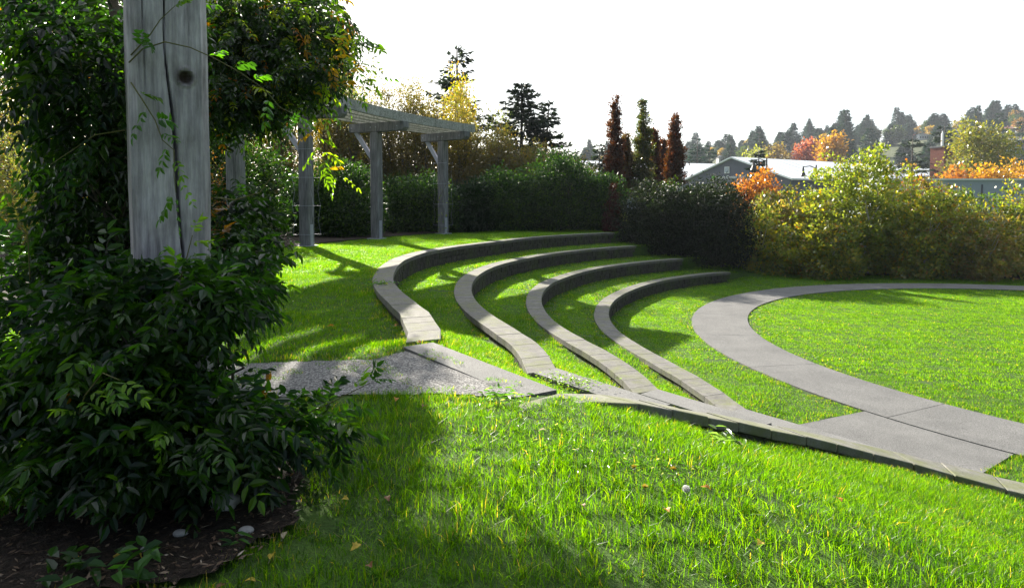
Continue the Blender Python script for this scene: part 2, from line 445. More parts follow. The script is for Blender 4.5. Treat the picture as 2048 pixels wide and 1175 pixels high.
# circular path: concrete panels with open joints
def arc_panel(mb, r0, r1, a0, a1, z, th, da=1.5, taper=None):
    n = max(1, int(math.ceil((a1 - a0) / da)))
    A = np.radians(np.linspace(a0, a1, n + 1))
    V = []
    for a in A:
        for (r, zz) in ((r0, z - th), (r1, z - th), (r1, z), (r0, z)):
            V.append((C[0] + r * math.cos(a), C[1] + r * math.sin(a), zz))
    fs = []
    for i in range(n):
        for k in range(4):
            j = (k + 1) % 4
            fs.append((i * 4 + k, i * 4 + j, (i + 1) * 4 + j, (i + 1) * 4 + k))
    fs.append((3, 2, 1, 0)); fs.append(tuple(range(n * 4, n * 4 + 4)))
    mb.add(V, fs)
mb = MB()
js = [40 + 8.2 * i + .8 for i in range(27)]
js = [174 + 16.44 * i for i in range(-8, 6)]
for a, b in zip(js[:-1], js[1:]):
    arc_panel(mb, 8.23, 9.5, a + .035, b - .035, ZL + .025, .12)
tag(mb.build('circular_path', M['concrete']), kind='structure')
mb = MB()
A = np.linspace(205.0, 215.4, 12)
poly = []
for a in A:
    ca, sa = math.cos(R(a)), math.sin(R(a))
    r1 = 9.6
    while r1 < 11.4 and cheek_side(np.array(C[0] + r1 * ca), np.array(C[1] + r1 * sa)) > -.02: r1 += .02
    if a < 206.5: r1 = min(r1, 10.75 + (a - 205) * .4)
    poly.append((r1, a))
V = []
for (r1, a) in poly:
    for r, zz in ((9.515, -.12), (r1, -.12), (r1, .018), (9.515, .018)):
        V.append((C[0] + r * math.cos(R(a)), C[1] + r * math.sin(R(a)), ZL + zz))
fs = []
for i in range(len(poly) - 1):
    for k in range(4):
        j = (k + 1) % 4; fs.append((i * 4 + k, i * 4 + j, (i + 1) * 4 + j, (i + 1) * 4 + k))
fs += [(3, 2, 1, 0), tuple(range(len(V) - 4, len(V)))]
mb.add(V, fs)
tag(mb.build('pavement', M['concrete']), kind='structure')
# concrete strips leading from each wall end to the sloping side wall
for k in range(4):
    mb = MB()
    p0 = Vector((SEND[k][0], SEND[k][1]))
    # end where it meets the side wall
    L = 0.1
    while L < 3.5:
        x, y = p0.x + .6 * L, p0.y - .8 * L
        if cheek_side(np.array(x), np.array(y)) < .0: break
        L += .02
    Lb = 0.1
    while Lb < 3.5:
        x, y = p0.x + .6 * Lb - .8 * SW, p0.y - .8 * Lb - .6 * SW
        if cheek_side(np.array(x), np.array(y)) < .0: break
        Lb += .02
    if k == 0: L -= .03; Lb = L - .02
    V = []
    zt = ZK[k] + .012
    for (d, nn) in ((0, 0), (L, 0), (Lb, -SW), (0, -SW)):
        V.append((p0.x + .6 * d + .8 * nn, p0.y - .8 * d + .6 * nn, zt - (.03 * d / L if k == 0 else 0)))
    mb.hexa([(v[0], v[1], zt - .3) for v in reversed(V)] + [(v[0], v[1], v[2]) for v in reversed(V)])
    tag(mb.build('concrete_strip', M['kerb']), kind='structure')

# ---------------------------------------------------------------- terrace walls
wl = ['highest curved stone seat wall, nearest the pergola', 'second curved stone seat wall below the top one',
      'third curved stone seat wall down the slope', 'lowest curved stone seat wall, nearest the round path']
for k in range(4):
    root = thing('retaining_wall', wl[k], 'stone wall', (C[0], C[1], 0), group='curved seat walls stepping down to the lawn')
    # courses
    for c in range(2):
        mb = MB(); a = A0[k] + (.5 if c else 0)
        while a < A1[k] - .3:
            da = math.degrees(.30 / float(Rk(k, a))); b = min(a + da, A1[k])
            z1 = ZK[k] - .085 - c * .15; z0 = z1 - .147 - (.25 if c else 0)
            j = random.uniform(-.006, .01)
            V = []
            for aa_ in (a + .03, b - .03):
                rr0 = float(Rk(k, aa_))
                for (r, zz) in ((rr0 + .012 + j, z0), (rr0 + WT - .012, z0), (rr0 + WT - .012, z1), (rr0 + .012 + j, z1)):
                    V.append((r * math.cos(R(aa_)), r * math.sin(R(aa_)), zz))
            V = [V[0], V[4], V[5], V[1], V[3], V[7], V[6], V[2]]
            mb.hexa([V[0], V[3], V[2], V[1], V[4], V[7], V[6], V[5]])
            a = b
        o = mb.build('block_course', M['block'], root)
        bv = o.modifiers.new('bevel', 'BEVEL'); bv.width = .012; bv.segments = 1
    mb = MB(); a = A0[k] - .05; tints = []
    end = A1[k] + .12
    while a < end - .2:
        da = math.degrees(random.choice((.30, .30, .30, .42)) / float(Rk(k, a))); b = min(a + da, end)
        if end - b < .6: b = end
        t = random.uniform(.8, 1.0); zj = random.uniform(-.002, .002)
        V = []
        for aa_ in (a + .006, b - .006):
            rr0 = float(Rk(k, aa_))
            for (r, zz) in ((rr0 - .012, -.083), (rr0 + WT + .012, -.083), (rr0 + WT + .012, zj), (rr0 - .012, zj)):
                V.append((r * math.cos(R(aa_)), r * math.sin(R(aa_)), ZK[k] + zz))
        V = [V[0], V[4], V[5], V[1], V[3], V[7], V[6], V[2]]
        mb.hexa([V[0], V[3], V[2], V[1], V[4], V[7], V[6], V[5]]); tints += [(t, t, t * random.uniform(.93, 1))] * 6
        a = b
    o = mesh('cap_stones', mb.V, [np.array(mb.F[4])], M['cap'], root, tint=np.array(tints))
    bv = o.modifiers.new('bevel', 'BEVEL'); bv.width = .0035; bv.segments = 1

# sloping side wall of mossy slabs
root = thing('sloping_side_wall', 'straight run of mossy stone slabs sloping down beside the near grass', 'stone wall', (0, 0, 0))
seg = np.diff(CHEEK[:, :2], axis=0); sl_ = np.concatenate([[0], np.cumsum(np.hypot(seg[:, 0], seg[:, 1]))])
def cheek_at(s):
    p = np.array([np.interp(s, sl_, CHEEK[:, i]) for i in range(3)])
    p2 = np.array([np.interp(min(s + .25, sl_[-1]), sl_, CHEEK[:, i]) for i in range(3)]); p1 = np.array([np.interp(max(s - .25, 0), sl_, CHEEK[:, i]) for i in range(3)])
    d = (p2 - p1)[:2]; d /= np.hypot(*d)
    return p, d
mb = MB(); mb2 = MB(); tints = []
s = 0.0
while s < sl_[-1] - .3:
    e = min(s + .47, sl_[-1])
    V = []
    for ss in (s + .006, e - .006):
        p, d = cheek_at(ss); nrm = np.array([d[1], -d[0]])    # towards the camera side
        wd = .33 * min(1, .45 + ss * .8)
        for (o_, zz) in ((0, -.085), (wd, -.085), (wd, .0), (0, 0)):
            V.append((p[0] + nrm[0] * o_, p[1] + nrm[1] * o_, p[2] + zz + .012))
    z_j = random.uniform(-.006, .006)
    V = [(v[0], v[1], v[2] + z_j) for v in V]
    W = [V[0], V[4], V[5], V[1], V[3], V[7], V[6], V[2]]
    mb.hexa([W[0], W[3], W[2], W[1], W[4], W[7], W[6], W[5]])
    t = random.uniform(.7, 1.0); tints += [(t, t, t * .96)] * 6
    V = []
    for ss in (s, e):
        p, d = cheek_at(ss); nrm = np.array([d[1], -d[0]]); wd = .33 * min(1, .45 + ss * .8) - .04
        for (o_, zz) in ((.03, -.6), (wd, -.6), (wd, -.075), (.03, -.075)):
            V.append((p[0] + nrm[0] * o_, p[1] + nrm[1] * o_, p[2] + zz))
    W = [V[0], V[4], V[5], V[1], V[3], V[7], V[6], V[2]]
    mb2.hexa([W[0], W[3], W[2], W[1], W[4], W[7], W[6], W[5]])
    s = e
o = mesh('cap_stones', mb.V, [np.array(mb.F[4])], M['mosscap'], root, tint=np.array(tints))
bv = o.modifiers.new('bevel', 'BEVEL'); bv.width = .01; bv.segments = 2
mb2.build('block_core', M['block'], root)

# ---------------------------------------------------------------- foliage tools
def unit(v): return v / np.maximum(np.linalg.norm(v, axis=-1, keepdims=True), 1e-9)
def leaf6(P, U, N_, L, W_, droop=.12):
    U = unit(U); S = unit(np.cross(U, N_)); N2 = np.cross(S, U)
    L = np.asarray(L).reshape(-1, 1); W_ = np.asarray(W_).reshape(-1, 1)
    f = .12
    v = [P, P + .32 * L * U + .48 * W_ * S + f * W_ * N2, P + .68 * L * U + .38 * W_ * S + f * W_ * N2 - droop * .4 * L * N2,
         P + L * U - droop * L * N2, P + .68 * L * U - .38 * W_ * S + f * W_ * N2 - droop * .4 * L * N2, P + .32 * L * U - .48 * W_ * S + f * W_ * N2]
    V = np.stack(v, 1).reshape(-1, 3)
    b = np.arange(len(P)) * 6
    F1 = np.stack([b, b + 1, b + 2, b + 3], -1); F2 = np.stack([b, b + 3, b + 4, b + 5], -1)
    Fq = np.stack([F1, F2], 1).reshape(-1, 4)
    return V, Fq
def quadleaf(P, U, N_, L, W_):
    U = unit(U); S = unit(np.cross(U, N_))
    L = np.asarray(L).reshape(-1, 1); W_ = np.asarray(W_).reshape(-1, 1)
    V = np.stack([P, P + .45 * L * U + .5 * W_ * S, P + L * U, P + .45 * L * U - .5 * W_ * S], 1).reshape(-1, 3)
    b = np.arange(len(P)) * 4
    return V, np.stack([b, b + 1, b + 2, b + 3], -1)
DARKEN = .60
def pick(tints, n, jit=.25):
    c = np.array([t[0] for t in tints]); w_ = np.array([t[1] for t in tints], float); w_ /= w_.sum()
    i = rng.choice(len(c), n, p=w_)
    t = c[i] * (1 + rng.uniform(-jit, jit, (n, 1))) * DARKEN
    return np.clip(t, .002, .95)
def rdir(n): return unit(rng.normal(size=(n, 3)))

def crown_pts(blobs, ncl, rcl, per, shell=.55, droop=0.0, bumpy=.25):
    """blobs: list of (cx,cy,cz,rx,ry,rz,weight). returns leaf base points, outward dirs, cluster ids"""
    wts = np.array([b[6] for b in blobs], float); wts /= wts.sum()
    bi = rng.choice(len(blobs), ncl, p=wts)
    B = np.array([b[:6] for b in blobs], float)[bi]
    d = rdir(ncl)
    lobes = rdir(14)
    bump_ = 1 + bumpy * (np.max(d @ lobes.T, axis=1) - .75) / .25 * .6
    rad = rng.uniform(shell, 1.0, ncl) ** .5 * bump_ * rng.uniform(.88, 1.08, ncl)
    c = B[:, :3] + d * B[:, 3:] * rad[:, None]
    ci = np.repeat(np.arange(ncl), per)
    P = c[ci] + rng.normal(size=(len(ci), 3)) * rcl * np.array([1, 1, .8])
    out = unit(d[ci] + .5 * rng.normal(size=(len(ci), 3)))
    return P, out, ci, c, d
def foliage(name, blobs, ncl, rcl, per, L, W_, tints, mat, parent=None, shell=.3, six=False, clump=.3, zmin=None, top_tints=None, bumpy=.3, jit=.25, updir=.2):
    P, out, ci, c, d = crown_pts(blobs, ncl, rcl, per, shell, bumpy=bumpy)
    n = len(P)
    t = pick(tints, n, jit)
    ct = pick(tints, ncl, .1)
    t = t * (1 - clump) + ct[ci] * clump
    if zmin is not None:
        keep = P[:, 2] > zmin
        P, out, t = P[keep], out[keep], t[keep]; n = len(P)
    U = unit(out + .8 * rdir(n) + np.array([0, 0, updir])); N_ = unit(rdir(n) + .5 * out + np.array([0, 0, .4]))
    Ls = L * rng.uniform(.65, 1.25, n); Ws = W_ * rng.uniform(.7, 1.2, n)
    if six: V, Fq = leaf6(P, U, N_, Ls, Ws); t = np.repeat(t, 2, 0)
    else: V, Fq = quadleaf(P, U, N_, Ls, Ws)
    return mesh(name, V, [Fq], mat, parent, tint=t)

def branches(mb, base, tips, r0, rng_wob=.08, n=5):
    for tp in tips:
        b = Vector(base); t = Vector(tp); pts = []; L = (t - b).length
        for i in range(n + 1):
            f = i / n
            p = b.lerp(t, f) + Vector((random.uniform(-1, 1), random.uniform(-1, 1), random.uniform(-.5, .5))) * rng_wob * L * math.sin(f * math.pi)
            p.z += (1 - f) * f * -.0 * L
            pts.append(p)
        mb.tube(pts, [r0 * (1 - .85 * i / n) for i in range(n + 1)], 5, False)
def shrub(name, label, cat, x, y, h, rx, ry, tints, mat, group=None, leaf=.07, ncl=500, per=24, rcl=.17, zb=None, bark='bark', low=.0, shell=.3, stems=6, six=False, extra=(), bumpy=.35, clump=.3, wd=.5):
    z0 = float(zterr(np.array(x), np.array(y))) if zb is None else zb
    root = thing(name, label, cat, (x, y, z0), group=group)
    blobs = [(0, 0, h * .5 + low * .5, rx * .9, ry * .9, h * .48, 1.0)]
    k = 6
    for i in range(k):
        t = 2 * math.pi * i / k + random.uniform(-.4, .4); q_ = random.uniform(.35, .6)
        hh = h * random.uniform(.26, .4)
        blobs.append((rx * q_ * math.cos(t), ry * q_ * math.sin(t), random.uniform(.25, .68) * h, rx * .45, ry * .45, hh, .45))
    for i in range(8):
        t = 2 * math.pi * i / 8 + .3
        blobs.append((rx * .62 * math.cos(t), ry * .62 * math.sin(t), h * .22, rx * .36, ry * .36, h * .2, .3))
    blobs.append((random.uniform(-.2, .2) * rx, 0, h * .78, rx * .4, ry * .4, h * .26, .3))
    blobs += list(extra)
    foliage('foliage', blobs, ncl, rcl, per, leaf, leaf * wd, tints, mat, root, shell=shell, six=six, zmin=.02, bumpy=bumpy, clump=clump)
    mb = MB()
    for i in range(stems):
        t = 2 * math.pi * i / stems + random.uniform(-.3, .3); q_ = random.uniform(.3, .8)
        branches(mb, (random.uniform(-.12, .12), random.uniform(-.12, .12), -.1), [(rx * q_ * math.cos(t), ry * q_ * math.sin(t), h * random.uniform(.6, .95))], .035 * h / 3 + .01)
    mb.build('stems', M[bark], root, smooth=True)
    return root
def conifer(name, label, x, y, z0, h, w_, tints, group=None, dens=1.0, leafL=.3, seed_droop=.25, lean=0, whorls=None, gap=.15, start=.06, flat=False):
    root = thing(name, label, 'conifer', (x, y, z0), group=group)
    mb = MB(); mb.tube([(0, 0, -.3), (lean * .5, 0, h * .5), (lean, 0, h * .98)], [h * .022, h * .012, h * .003], 6)
    mb.build('trunk', M['bark'], root, smooth=True)
    whorls = whorls or int(h * 3.6)
    P = []; U = []; Nn = []; Ls = []
    for i in range(whorls):
        f = start + (1 - start) * (i + random.uniform(-.3, .3)) / whorls
        f = min(max(f, start), .99)
        L0 = w_ * (1 - f) ** .85 * (1 if not flat else (1 if random.random() > .25 else .4)) + .06 * w_
        nb = random.randint(5, 8)
        for b in range(nb):
            if random.random() < gap: continue
            t = random.uniform(0, 2 * math.pi); L = L0 * random.uniform(.55, 1.15)
            base = np.array([lean * f, 0, f * h]); dr = np.array([math.cos(t), math.sin(t), 0])
            m = max(5, int(L / leafL * 13 * dens))
            u = rng.uniform(.12, 1.0, m)
            sag = seed_droop * L * (u - .25 * u ** 2 * 2.2)
            side = np.array([-dr[1], dr[0], 0])
            wdt = .24 * L * (1.15 - u)
            off = rng.uniform(-1, 1, m) * wdt
            pp = base + dr * (u * L)[:, None] + side * off[:, None]; pp[:, 2] -= sag - .12 * L * u ** 3; pp[:, 2] -= np.abs(off) * .2
            P.append(pp); U.append(dr * .8 + side * np.sign(off)[:, None] * .6 + rng.normal(size=(m, 3)) * .3 + np.array([0, 0, -.15])); Nn.append(np.array([0, 0, 1.0]) + rng.normal(size=(m, 3)) * .5)
    P = np.concatenate(P); U = np.concatenate(U); Nn = np.concatenate(Nn); n = len(P)
    V, Fq = quadleaf(P, U, Nn, leafL * rng.uniform(.6, 1.3, n), leafL * .38 * rng.uniform(.7, 1.3, n))
    mesh('crown', V, [Fq], M['needle'], root, tint=pick(tints, n, .3))
    return root

# leaf colours
G1 = [((.035, .10, .02), 5), ((.05, .14, .02), 3), ((.02, .07, .03), 3), ((.10, .20, .02), 1)]
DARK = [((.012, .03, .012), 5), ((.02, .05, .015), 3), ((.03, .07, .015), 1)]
HEDGE = [((.02, .05, .015), 5), ((.04, .10, .015), 3), ((.13, .24, .02), 1.5)]  # brightest tint paints in the sunlit leaves
MIXED = [((.20, .245, .04), 5), ((.33, .34, .07), 3), ((.5, .36, .03), 1.8), ((.45, .16, .02), .5), ((.06, .10, .03), 2)]
AUT = [((.32, .24, .10), 4), ((.26, .25, .08), 3), ((.38, .20, .10), 1.5), ((.16, .18, .06), 3)]
THICK = [((.15, .12, .04), 4), ((.22, .16, .06), 3), ((.12, .12, .03), 3), ((.3, .16, .03), 1)]
RUST = [((.09, .025, .012), 5), ((.15, .03, .012), 3), ((.05, .025, .012), 4), ((.22, .07, .02), .8)]

# ---------------------------------------------------------------- pergola
RP = 19.5
PA = [144.8, 155.4, 165.9, 176.6, 187.2]
perg = thing('pergola', 'long weathered grey timber pergola curving along the top of the lawn', 'pergola', (C[0], C[1], 0))
def polar(r, a, z): return Vector((r * math.cos(R(a)), r * math.sin(R(a)), z))
def frame(a): return Matrix.Rotation(R(a), 3, 'Z')       # local x = outward, y = tangent
BT = 3.42
for i, a in enumerate(PA):
    rp = RP if i != 3 else 19.3
    fm = frame(a); c = polar(rp, a, 0)
    mb = MB(); mb.box((c.x, c.y, BT / 2 - .02), (.30, .30, BT + .02), fm, .028)
    po = mb.build('post', M['wood'], perg)
    mb = MB()
    mb.box(c + fm @ Vector((-.158, .02, .30)), (.012, .13, .60), fm)
    mb.box(c + fm @ Vector((0, 0, .012)), (.44, .44, .05), fm)
    for zz in (.12, .27, .42, .53): mb.box(c + fm @ Vector((-.168, .02, zz)), (.012, .03, .03), fm)
    mb.build('post_bracket', M['metal'], po)
    # cross beam with cut ends
    mb = MB(); bh = .27; V = []
    for yy in (-.15, .15):
        prof = [(-1.15, .09), (-1.15, bh), (.95, bh), (.95, .0), (-1.06, 0.0)]
        for (px_, pz_) in prof: V.append(c + fm @ Vector((px_, yy, 0)) + Vector((0, 0, BT + pz_)))
    mb.add(V, [(0, 1, 2, 3, 4), (9, 8, 7, 6, 5)] + [(j, (j + 1) % 5 + 5 - 0 if False else j + 5, (j + 1) % 5 + 5, (j + 1) % 5) for j in range(5)])
    bo = mb.build('cross_beam', M['wood'], perg)
    for bx in (-.9, -.1, .1, .85):
        mb = MB(); mb.tube([c + fm @ Vector((bx, .149, BT + .13)), c + fm @ Vector((bx, .162, BT + .13))], .02, 6); mb.build('bolt', M['metal'], bo)
    # knee brace on the outer side
    p1 = c + fm @ Vector((.13, 0, 2.55)); p2 = c + fm @ Vector((.78, 0, 3.43))
    d = (p2 - p1); L = d.length; ang = math.atan2(d.z, .65)
    M3 = fm @ Matrix.Rotation(-ang, 3, 'Y')
    mb = MB(); mb.box((p1 + p2) / 2, (L, .09, .13), M3)
    mb.build('brace', M['metal'], perg)  # wooden brace; the pale metal colour paints in the sky light on it
# curved rafters lying over the beams
for j, r0 in enumerate((18.45, 18.87, 19.29, 19.71, 20.13)):
    mb = MB(); a = 143.2
    amax = 191
    V = []; fs = []
    As = np.arange(a, amax + .01, 1.3)
    for aa_ in As:
        for (dr, zz) in ((-.045, 0), (.045, 0), (.045, .28), (-.045, .28)):
            V.append(polar(r0 + dr, aa_, BT + .27 + zz + .003 * j))
    for i in range(len(As) - 1):
        for k in range(4):
            q_ = (k + 1) % 4; fs.append((i * 4 + k, i * 4 + q_, (i + 1) * 4 + q_, (i + 1) * 4 + k))
    fs += [(3, 2, 1, 0), tuple(range(len(V) - 4, len(V)))]
    mb.add(V, fs); mb.build('rafter', M['plank'], perg)
# trellis wires on two posts
for a in (165.9, 144.8):
    fm = frame(a); c = polar(RP, a, 0); mb = MB()
    for zz in (.33, 1.1, 1.85, 2.6):
        for sy in (-.17, .17):
            mb.tube([c + fm @ Vector((-.32, sy, zz)), c + fm @ Vector((.32, sy, zz))], .005, 5)
    for sx in (-.32, .32):
        for sy in (-.17, .17):
            pts = [c + fm @ Vector((sx * (1 if q_ % 2 == 0 else .75), sy, .33 + q_ * .77 / 2)) for q_ in range(7)]
            mb.tube(pts, .003, 4)
    mb.build('trellis_wire', M['metal'], perg)

# near post: a second, nearer pergola
NP = Vector((-1.60, 3.04, 0))
near = thing('pergola_near_path', 'near timber pergola with a thick cracked grey post wrapped in leaves', 'pergola', tuple(NP), R(33))
wP, hP = .315, 3.45
nx, nz = 72, 260
us = np.linspace(-1, 1, nx); vs = np.linspace(0, 1, nz)
UU, VV = np.meshgrid(us, vs, indexing='ij')
xx = UU * wP / 2; zz = VV * hP - .05
crack = .006 + .010 * np.sin(zz * 2.1) + .004 * np.sin(zz * 9)
crack = crack + np.interp(zz, [0, 1.0, 1.35, 1.9, 3.4], [.022, .02, .012, -.012, -.02])
wid = .0042 + .0022 * np.sin(zz * 5 + 1)
cr = np.exp(-((xx - crack) / wid) ** 2) * .05 * sstep(.9, 1.05, zz)
cr2 = np.exp(-((xx + .10 + .003 * np.sin(zz * 6)) / .0025) ** 2) * .012 * sstep(1.55, 1.8, zz)
kx, kz = .062, 1.80
kd = np.hypot(xx - kx, (zz - kz))
knot = .022 * np.exp(-(kd / .023) ** 4) - .006 * np.exp(-((kd - .036) / .008) ** 2)
cham = np.clip((np.abs(xx) - (wP / 2 - .03)) / .03, 0, 1)
wave = 1 + .35 * np.sin(zz * 3.3) + .2 * np.sin(zz * 8)
dep = cr + cr2 + knot + cham * .03 * np.clip(wave, .4, 1.6) + .0012 * np.sin(xx * 300 + 3 * np.sin(zz * 2))
edge = 1 + .012 * np.sin(zz * 3.1 + 2) + .006 * np.sin(zz * 11)
FV = np.stack([xx * edge, -.15 + dep, zz], -1).reshape(-1, 3)
idp = np.arange(nx * nz).reshape(nx, nz)
fq = np.stack([idp[:-1, :-1], idp[1:, :-1], idp[1:, 1:], idp[:-1, 1:]], -1).reshape(-1, 4)
# back box shell
nb0 = len(FV)
bk = []
for k_ in (0, -1):
    for i_ in (0, -1): bk.append((float(xx[i_, k_] * edge[i_, k_]), .16, float(zz[i_, k_])))
lft = idp[0, :]; rgt = idp[-1, :]
BV = np.concatenate([FV, np.stack([xx[0] * edge[0], np.full(nz, .16), zz[0]], -1), np.stack([xx[-1] * edge[-1], np.full(nz, .16), zz[-1]], -1)])
lb = nb0 + np.arange(nz); rb = nb0 + nz + np.arange(nz)
f2 = np.stack([lb[:-1], lft[:-1], lft[1:], lb[1:]], -1); f3 = np.stack([rgt[:-1], rb[:-1], rb[1:], rgt[1:]], -1)
f4 = np.stack([rb[:-1], lb[:-1], lb[1:], rb[1:]], -1)
def post_mat():
    m, n, out = mat_base('cracked_post_wood')
    p = node(n, 'ShaderNodeBsdfPrincipled')
    tc = node(n, 'ShaderNodeTexCoord').outputs['Object']
    f = noise(n, 1.0, 7, .72, vec=tc, stretch=(45, 45, 3.0))
    f2_ = noise(n, 1.0, 4, .6, vec=tc, stretch=(7, 7, 1.6)); f5 = noise(n, 1.0, 4, .6, vec=tc, stretch=(16, 16, 9))
    c = ramp(n, f, [(.28, (.15, .13, .145)), (.42, (.31, .28, .31)), (.55, (.42, .385, .42)), (.72, (.58, .54, .57))])
    c = mixc(n, .6, c, ramp(n, f2_, [(.3, (.25, .25, .25)), (.5, (.5, .5, .5)), (.7, (.7, .7, .72))]), 'OVERLAY')
    c = mixc(n, .45, c, ramp(n, f5, [(.35, (.3, .3, .28)), (.6, (.6, .6, .6))]), 'OVERLAY')
    # brown knot heart
    vm = node(n, 'ShaderNodeVectorMath', operation='DISTANCE'); vm.inputs[1].default_value = (kx, -.15, kz)
    n.links.new(tc, vm.inputs[0])
    c = mixc(n, ramp(n, vm.outputs['Value'], [(.022, (1, 1, 1)), (.034, (.45, .45, .45)), (.055, (0, 0, 0))]), c, (.03, .018, .012))
    n.links.new(c, p.inputs['Base Color']); p.inputs['Roughness'].default_value = .85
    p.inputs['Specular IOR Level'].default_value = .2
    n.links.new(bump(n, f, .6, .004), p.inputs['Normal'])
    n.links.new(p.outputs[0], out.inputs[0]); return m
po = mesh('post', BV, [fq, f2, f3, f4], post_mat(), near)
mb = MB(); mb.box((0, 0, -.02), (.5, .5, .16), None, .02); mb.build('post_footing', M['stone'], po)
mb = MB(); mb.box((0, .3, hP + .1), (.3, 2.0, .28), None, .02); mb.build('cross_beam', M['wood'], near)
for xo in (-.9, -.45, 0, .45):
    mb = MB(); mb.box((-1.6, xo + .5, hP + .34), (3.6, .09, .2)); mb.build('rafter', M['plank'], near)
mb = MB(); mb.box((-.12, -.2, .46), (.62, .05, .14), Matrix.Rotation(R(-38), 3, 'Y')); mb.build('brace', M['darkwood'], near)
mb = MB(); mb.box((-5.2, .3, hP / 2), (.3, .3, hP), None, .025); mb.build('post', M['wood'], near)
tr = thing('timber_rail', 'dark square timber end sticking out of the leaves right of the near post', 'timber', tuple(at(466, 612, 3.3) - Vector((0, 0, .07))), R(27))
mb = MB(); mb.box((0, .45, .06), (.055, .9, .14), None, .006); mb.build('rail', M['darkwood'], tr)
mb = MB(); mb.box((-.08, .82, -.33), (.09, .09, .72)); mb.build('leg', M['darkwood'], tr)

# ---------------------------------------------------------------- wisteria
VG = [((.024, .062, .010), 5), ((.04, .105, .012), 3), ((.014, .045, .016), 4), ((.10, .20, .015), 1.0), ((.35, .14, .02), .05)]
def compound(P, Dr, Up, Lr, nleaf=9, ll=.066, lw=.028, droop=.5):
    """pinnate leaves: returns V, F, per-leaflet index of its leaf"""
    K = len(P)
    Dr = unit(Dr); S = unit(np.cross(Dr, Up)); N2 = np.cross(S, Dr)
    Vs = []; Fs = []; ids = []; n0 = 0
    Lr = np.asarray(Lr).reshape(-1, 1)
    pairs = nleaf // 2; szk = rng.uniform(.65, 1.25, K)
    for j in range(nleaf):
        last = j == nleaf - 1
        t = 1.0 if last else .22 + .72 * (j // 2) / max(pairs - 1, 1) * .95
        side = 0 if last else (1 if j % 2 else -1)
        pos = P + Dr * Lr * t - np.array([0, 0, 1.0]) * (droop * Lr * t * t)
        tang = unit(Dr - np.array([0, 0, 1.0]) * (2 * droop * t))
        U = unit(tang * (.55 if not last else 1) + S * side * .9 + rng.normal(size=(K, 3)) * .16 - np.array([0, 0, .25]))
        Nn = unit(N2 + rng.normal(size=(K, 3)) * .45 + S * side * .25)
        sz = szk * rng.uniform(.85, 1.15, K) * (1 - .25 * abs(t - .55))
        V, Fq = leaf6(pos, U, Nn, ll * sz, lw * sz, droop=.18)
        Vs.append(V); Fs.append(Fq + n0); n0 += len(V); ids.append(np.repeat(np.arange(K), 2))
    return np.concatenate(Vs), np.concatenate(Fs), np.concatenate(ids)
def vine_leaves(name, P, Dr, parent, tints=VG, Lr=.2, ll=.066, lw=.027, nleaf=9, droop=.45, mat='vine', up=None):
    K = len(P)
    Up = up if up is not None else unit(np.array([0, 0, 1.0]) + rng.normal(size=(K, 3)) * .35)
    V, Fq, ids = compound(P, Dr, Up, Lr * rng.uniform(.7, 1.2, K), nleaf, ll, lw, droop)
    t = pick(tints, K, .3)[ids] * (1 + rng.uniform(-.15, .15, (len(ids), 1)))
    return mesh(name, V, [Fq], M[mat], parent, tint=np.clip(t, .002, .9))
def vine_mass(blobs, K, shell=.5):
    wts = np.array([b[6] for b in blobs], float); wts /= wts.sum()
    bi = rng.choice(len(blobs), K, p=wts); B = np.array([b[:6] for b in blobs], float)[bi]
    d = rdir(K); rad = rng.uniform(shell, 1, K) ** .6 * rng.uniform(.85, 1.12, K)
    P = B[:, :3] + d * B[:, 3:] * rad[:, None]
    Dr = unit(d * np.array([1, 1, .35]) + rng.normal(size=(K, 3)) * .45 + np.array([0, 0, .05]))
    return P, Dr
def blob(px, py, D, rx, ry, rz, wt):
    p = at(px, py, D); return (p.x, p.y, p.z, rx, ry, rz, wt)

v1 = thing('wisteria_vine', 'dense dark green leafy vine heaped around the foot of the near post', 'vine', (NP.x, NP.y, 0))
bl = [blob(110, 650, 3.3, .55, .5, .32, 2.6), blob(40, 780, 3.0, .45, .5, .40, 1.8), blob(270, 700, 2.75, .38, .3, .34, 3.2), blob(190, 850, 2.7, .5, .35, .36, 3),
      blob(405, 590, 3.1, .20, .3, .16, 1.3), blob(455, 540, 3.3, .17, .3, .17, .8), blob(380, 860, 2.65, .38, .28, .25, 2.2), blob(575, 850, 2.9, .25, .22, .14, 1.1), blob(270, 900, 2.5, .34, .2, .17, 1.2),
      blob(40, 545, 3.6, .5, .4, .14, 1.0), blob(560, 900, 2.75, .16, .15, .10, .4), blob(340, 590, 2.72, .28, .14, .10, .8)]
P, Dr = vine_mass(bl, 2900)
P -= np.array([NP.x, NP.y, 0])
sx = (P[:, 0] + NP.x) / (P[:, 1] + NP.y) * F + 1024; sy = YP - 62.6 + (EYE - P[:, 2]) / (P[:, 1] + NP.y) * F
inpost = (np.abs(P[:, 0]) < .2) & (np.abs(P[:, 1]) < .2)
front = (sx > 235) & (sx < 440) & (sy < 545) & (P[:, 1] < .2)
bare0 = (sx < 150) & (sy < 480)
bare = bare0 | (sx > 385) & (sy > 640) & (sy < 800 + (sx - 385) * .15) & ((P[:, 1] < .15) | (sx > 455))
ok = ~(inpost | front) & (P[:, 2] > .12 + .14 * rng.uniform(size=len(P))) & (rng.uniform(size=len(P)) > bare * .9)
P, Dr = P[ok], Dr[ok]
Dr = unit(Dr + rng.normal(size=Dr.shape) * .5); vine_leaves('foliage', P, Dr, v1, Lr=.19, ll=.064, lw=.028, droop=.22)
mb = MB()
for i in range(26):
    j = rng.integers(len(P)); q_ = Vector(P[j])
    branches(mb, (random.uniform(-.25, .25), random.choice((-.24, .26)), 0), [q_], .012, .12)
mb.build('stems', M['bark'], v1, smooth=True)

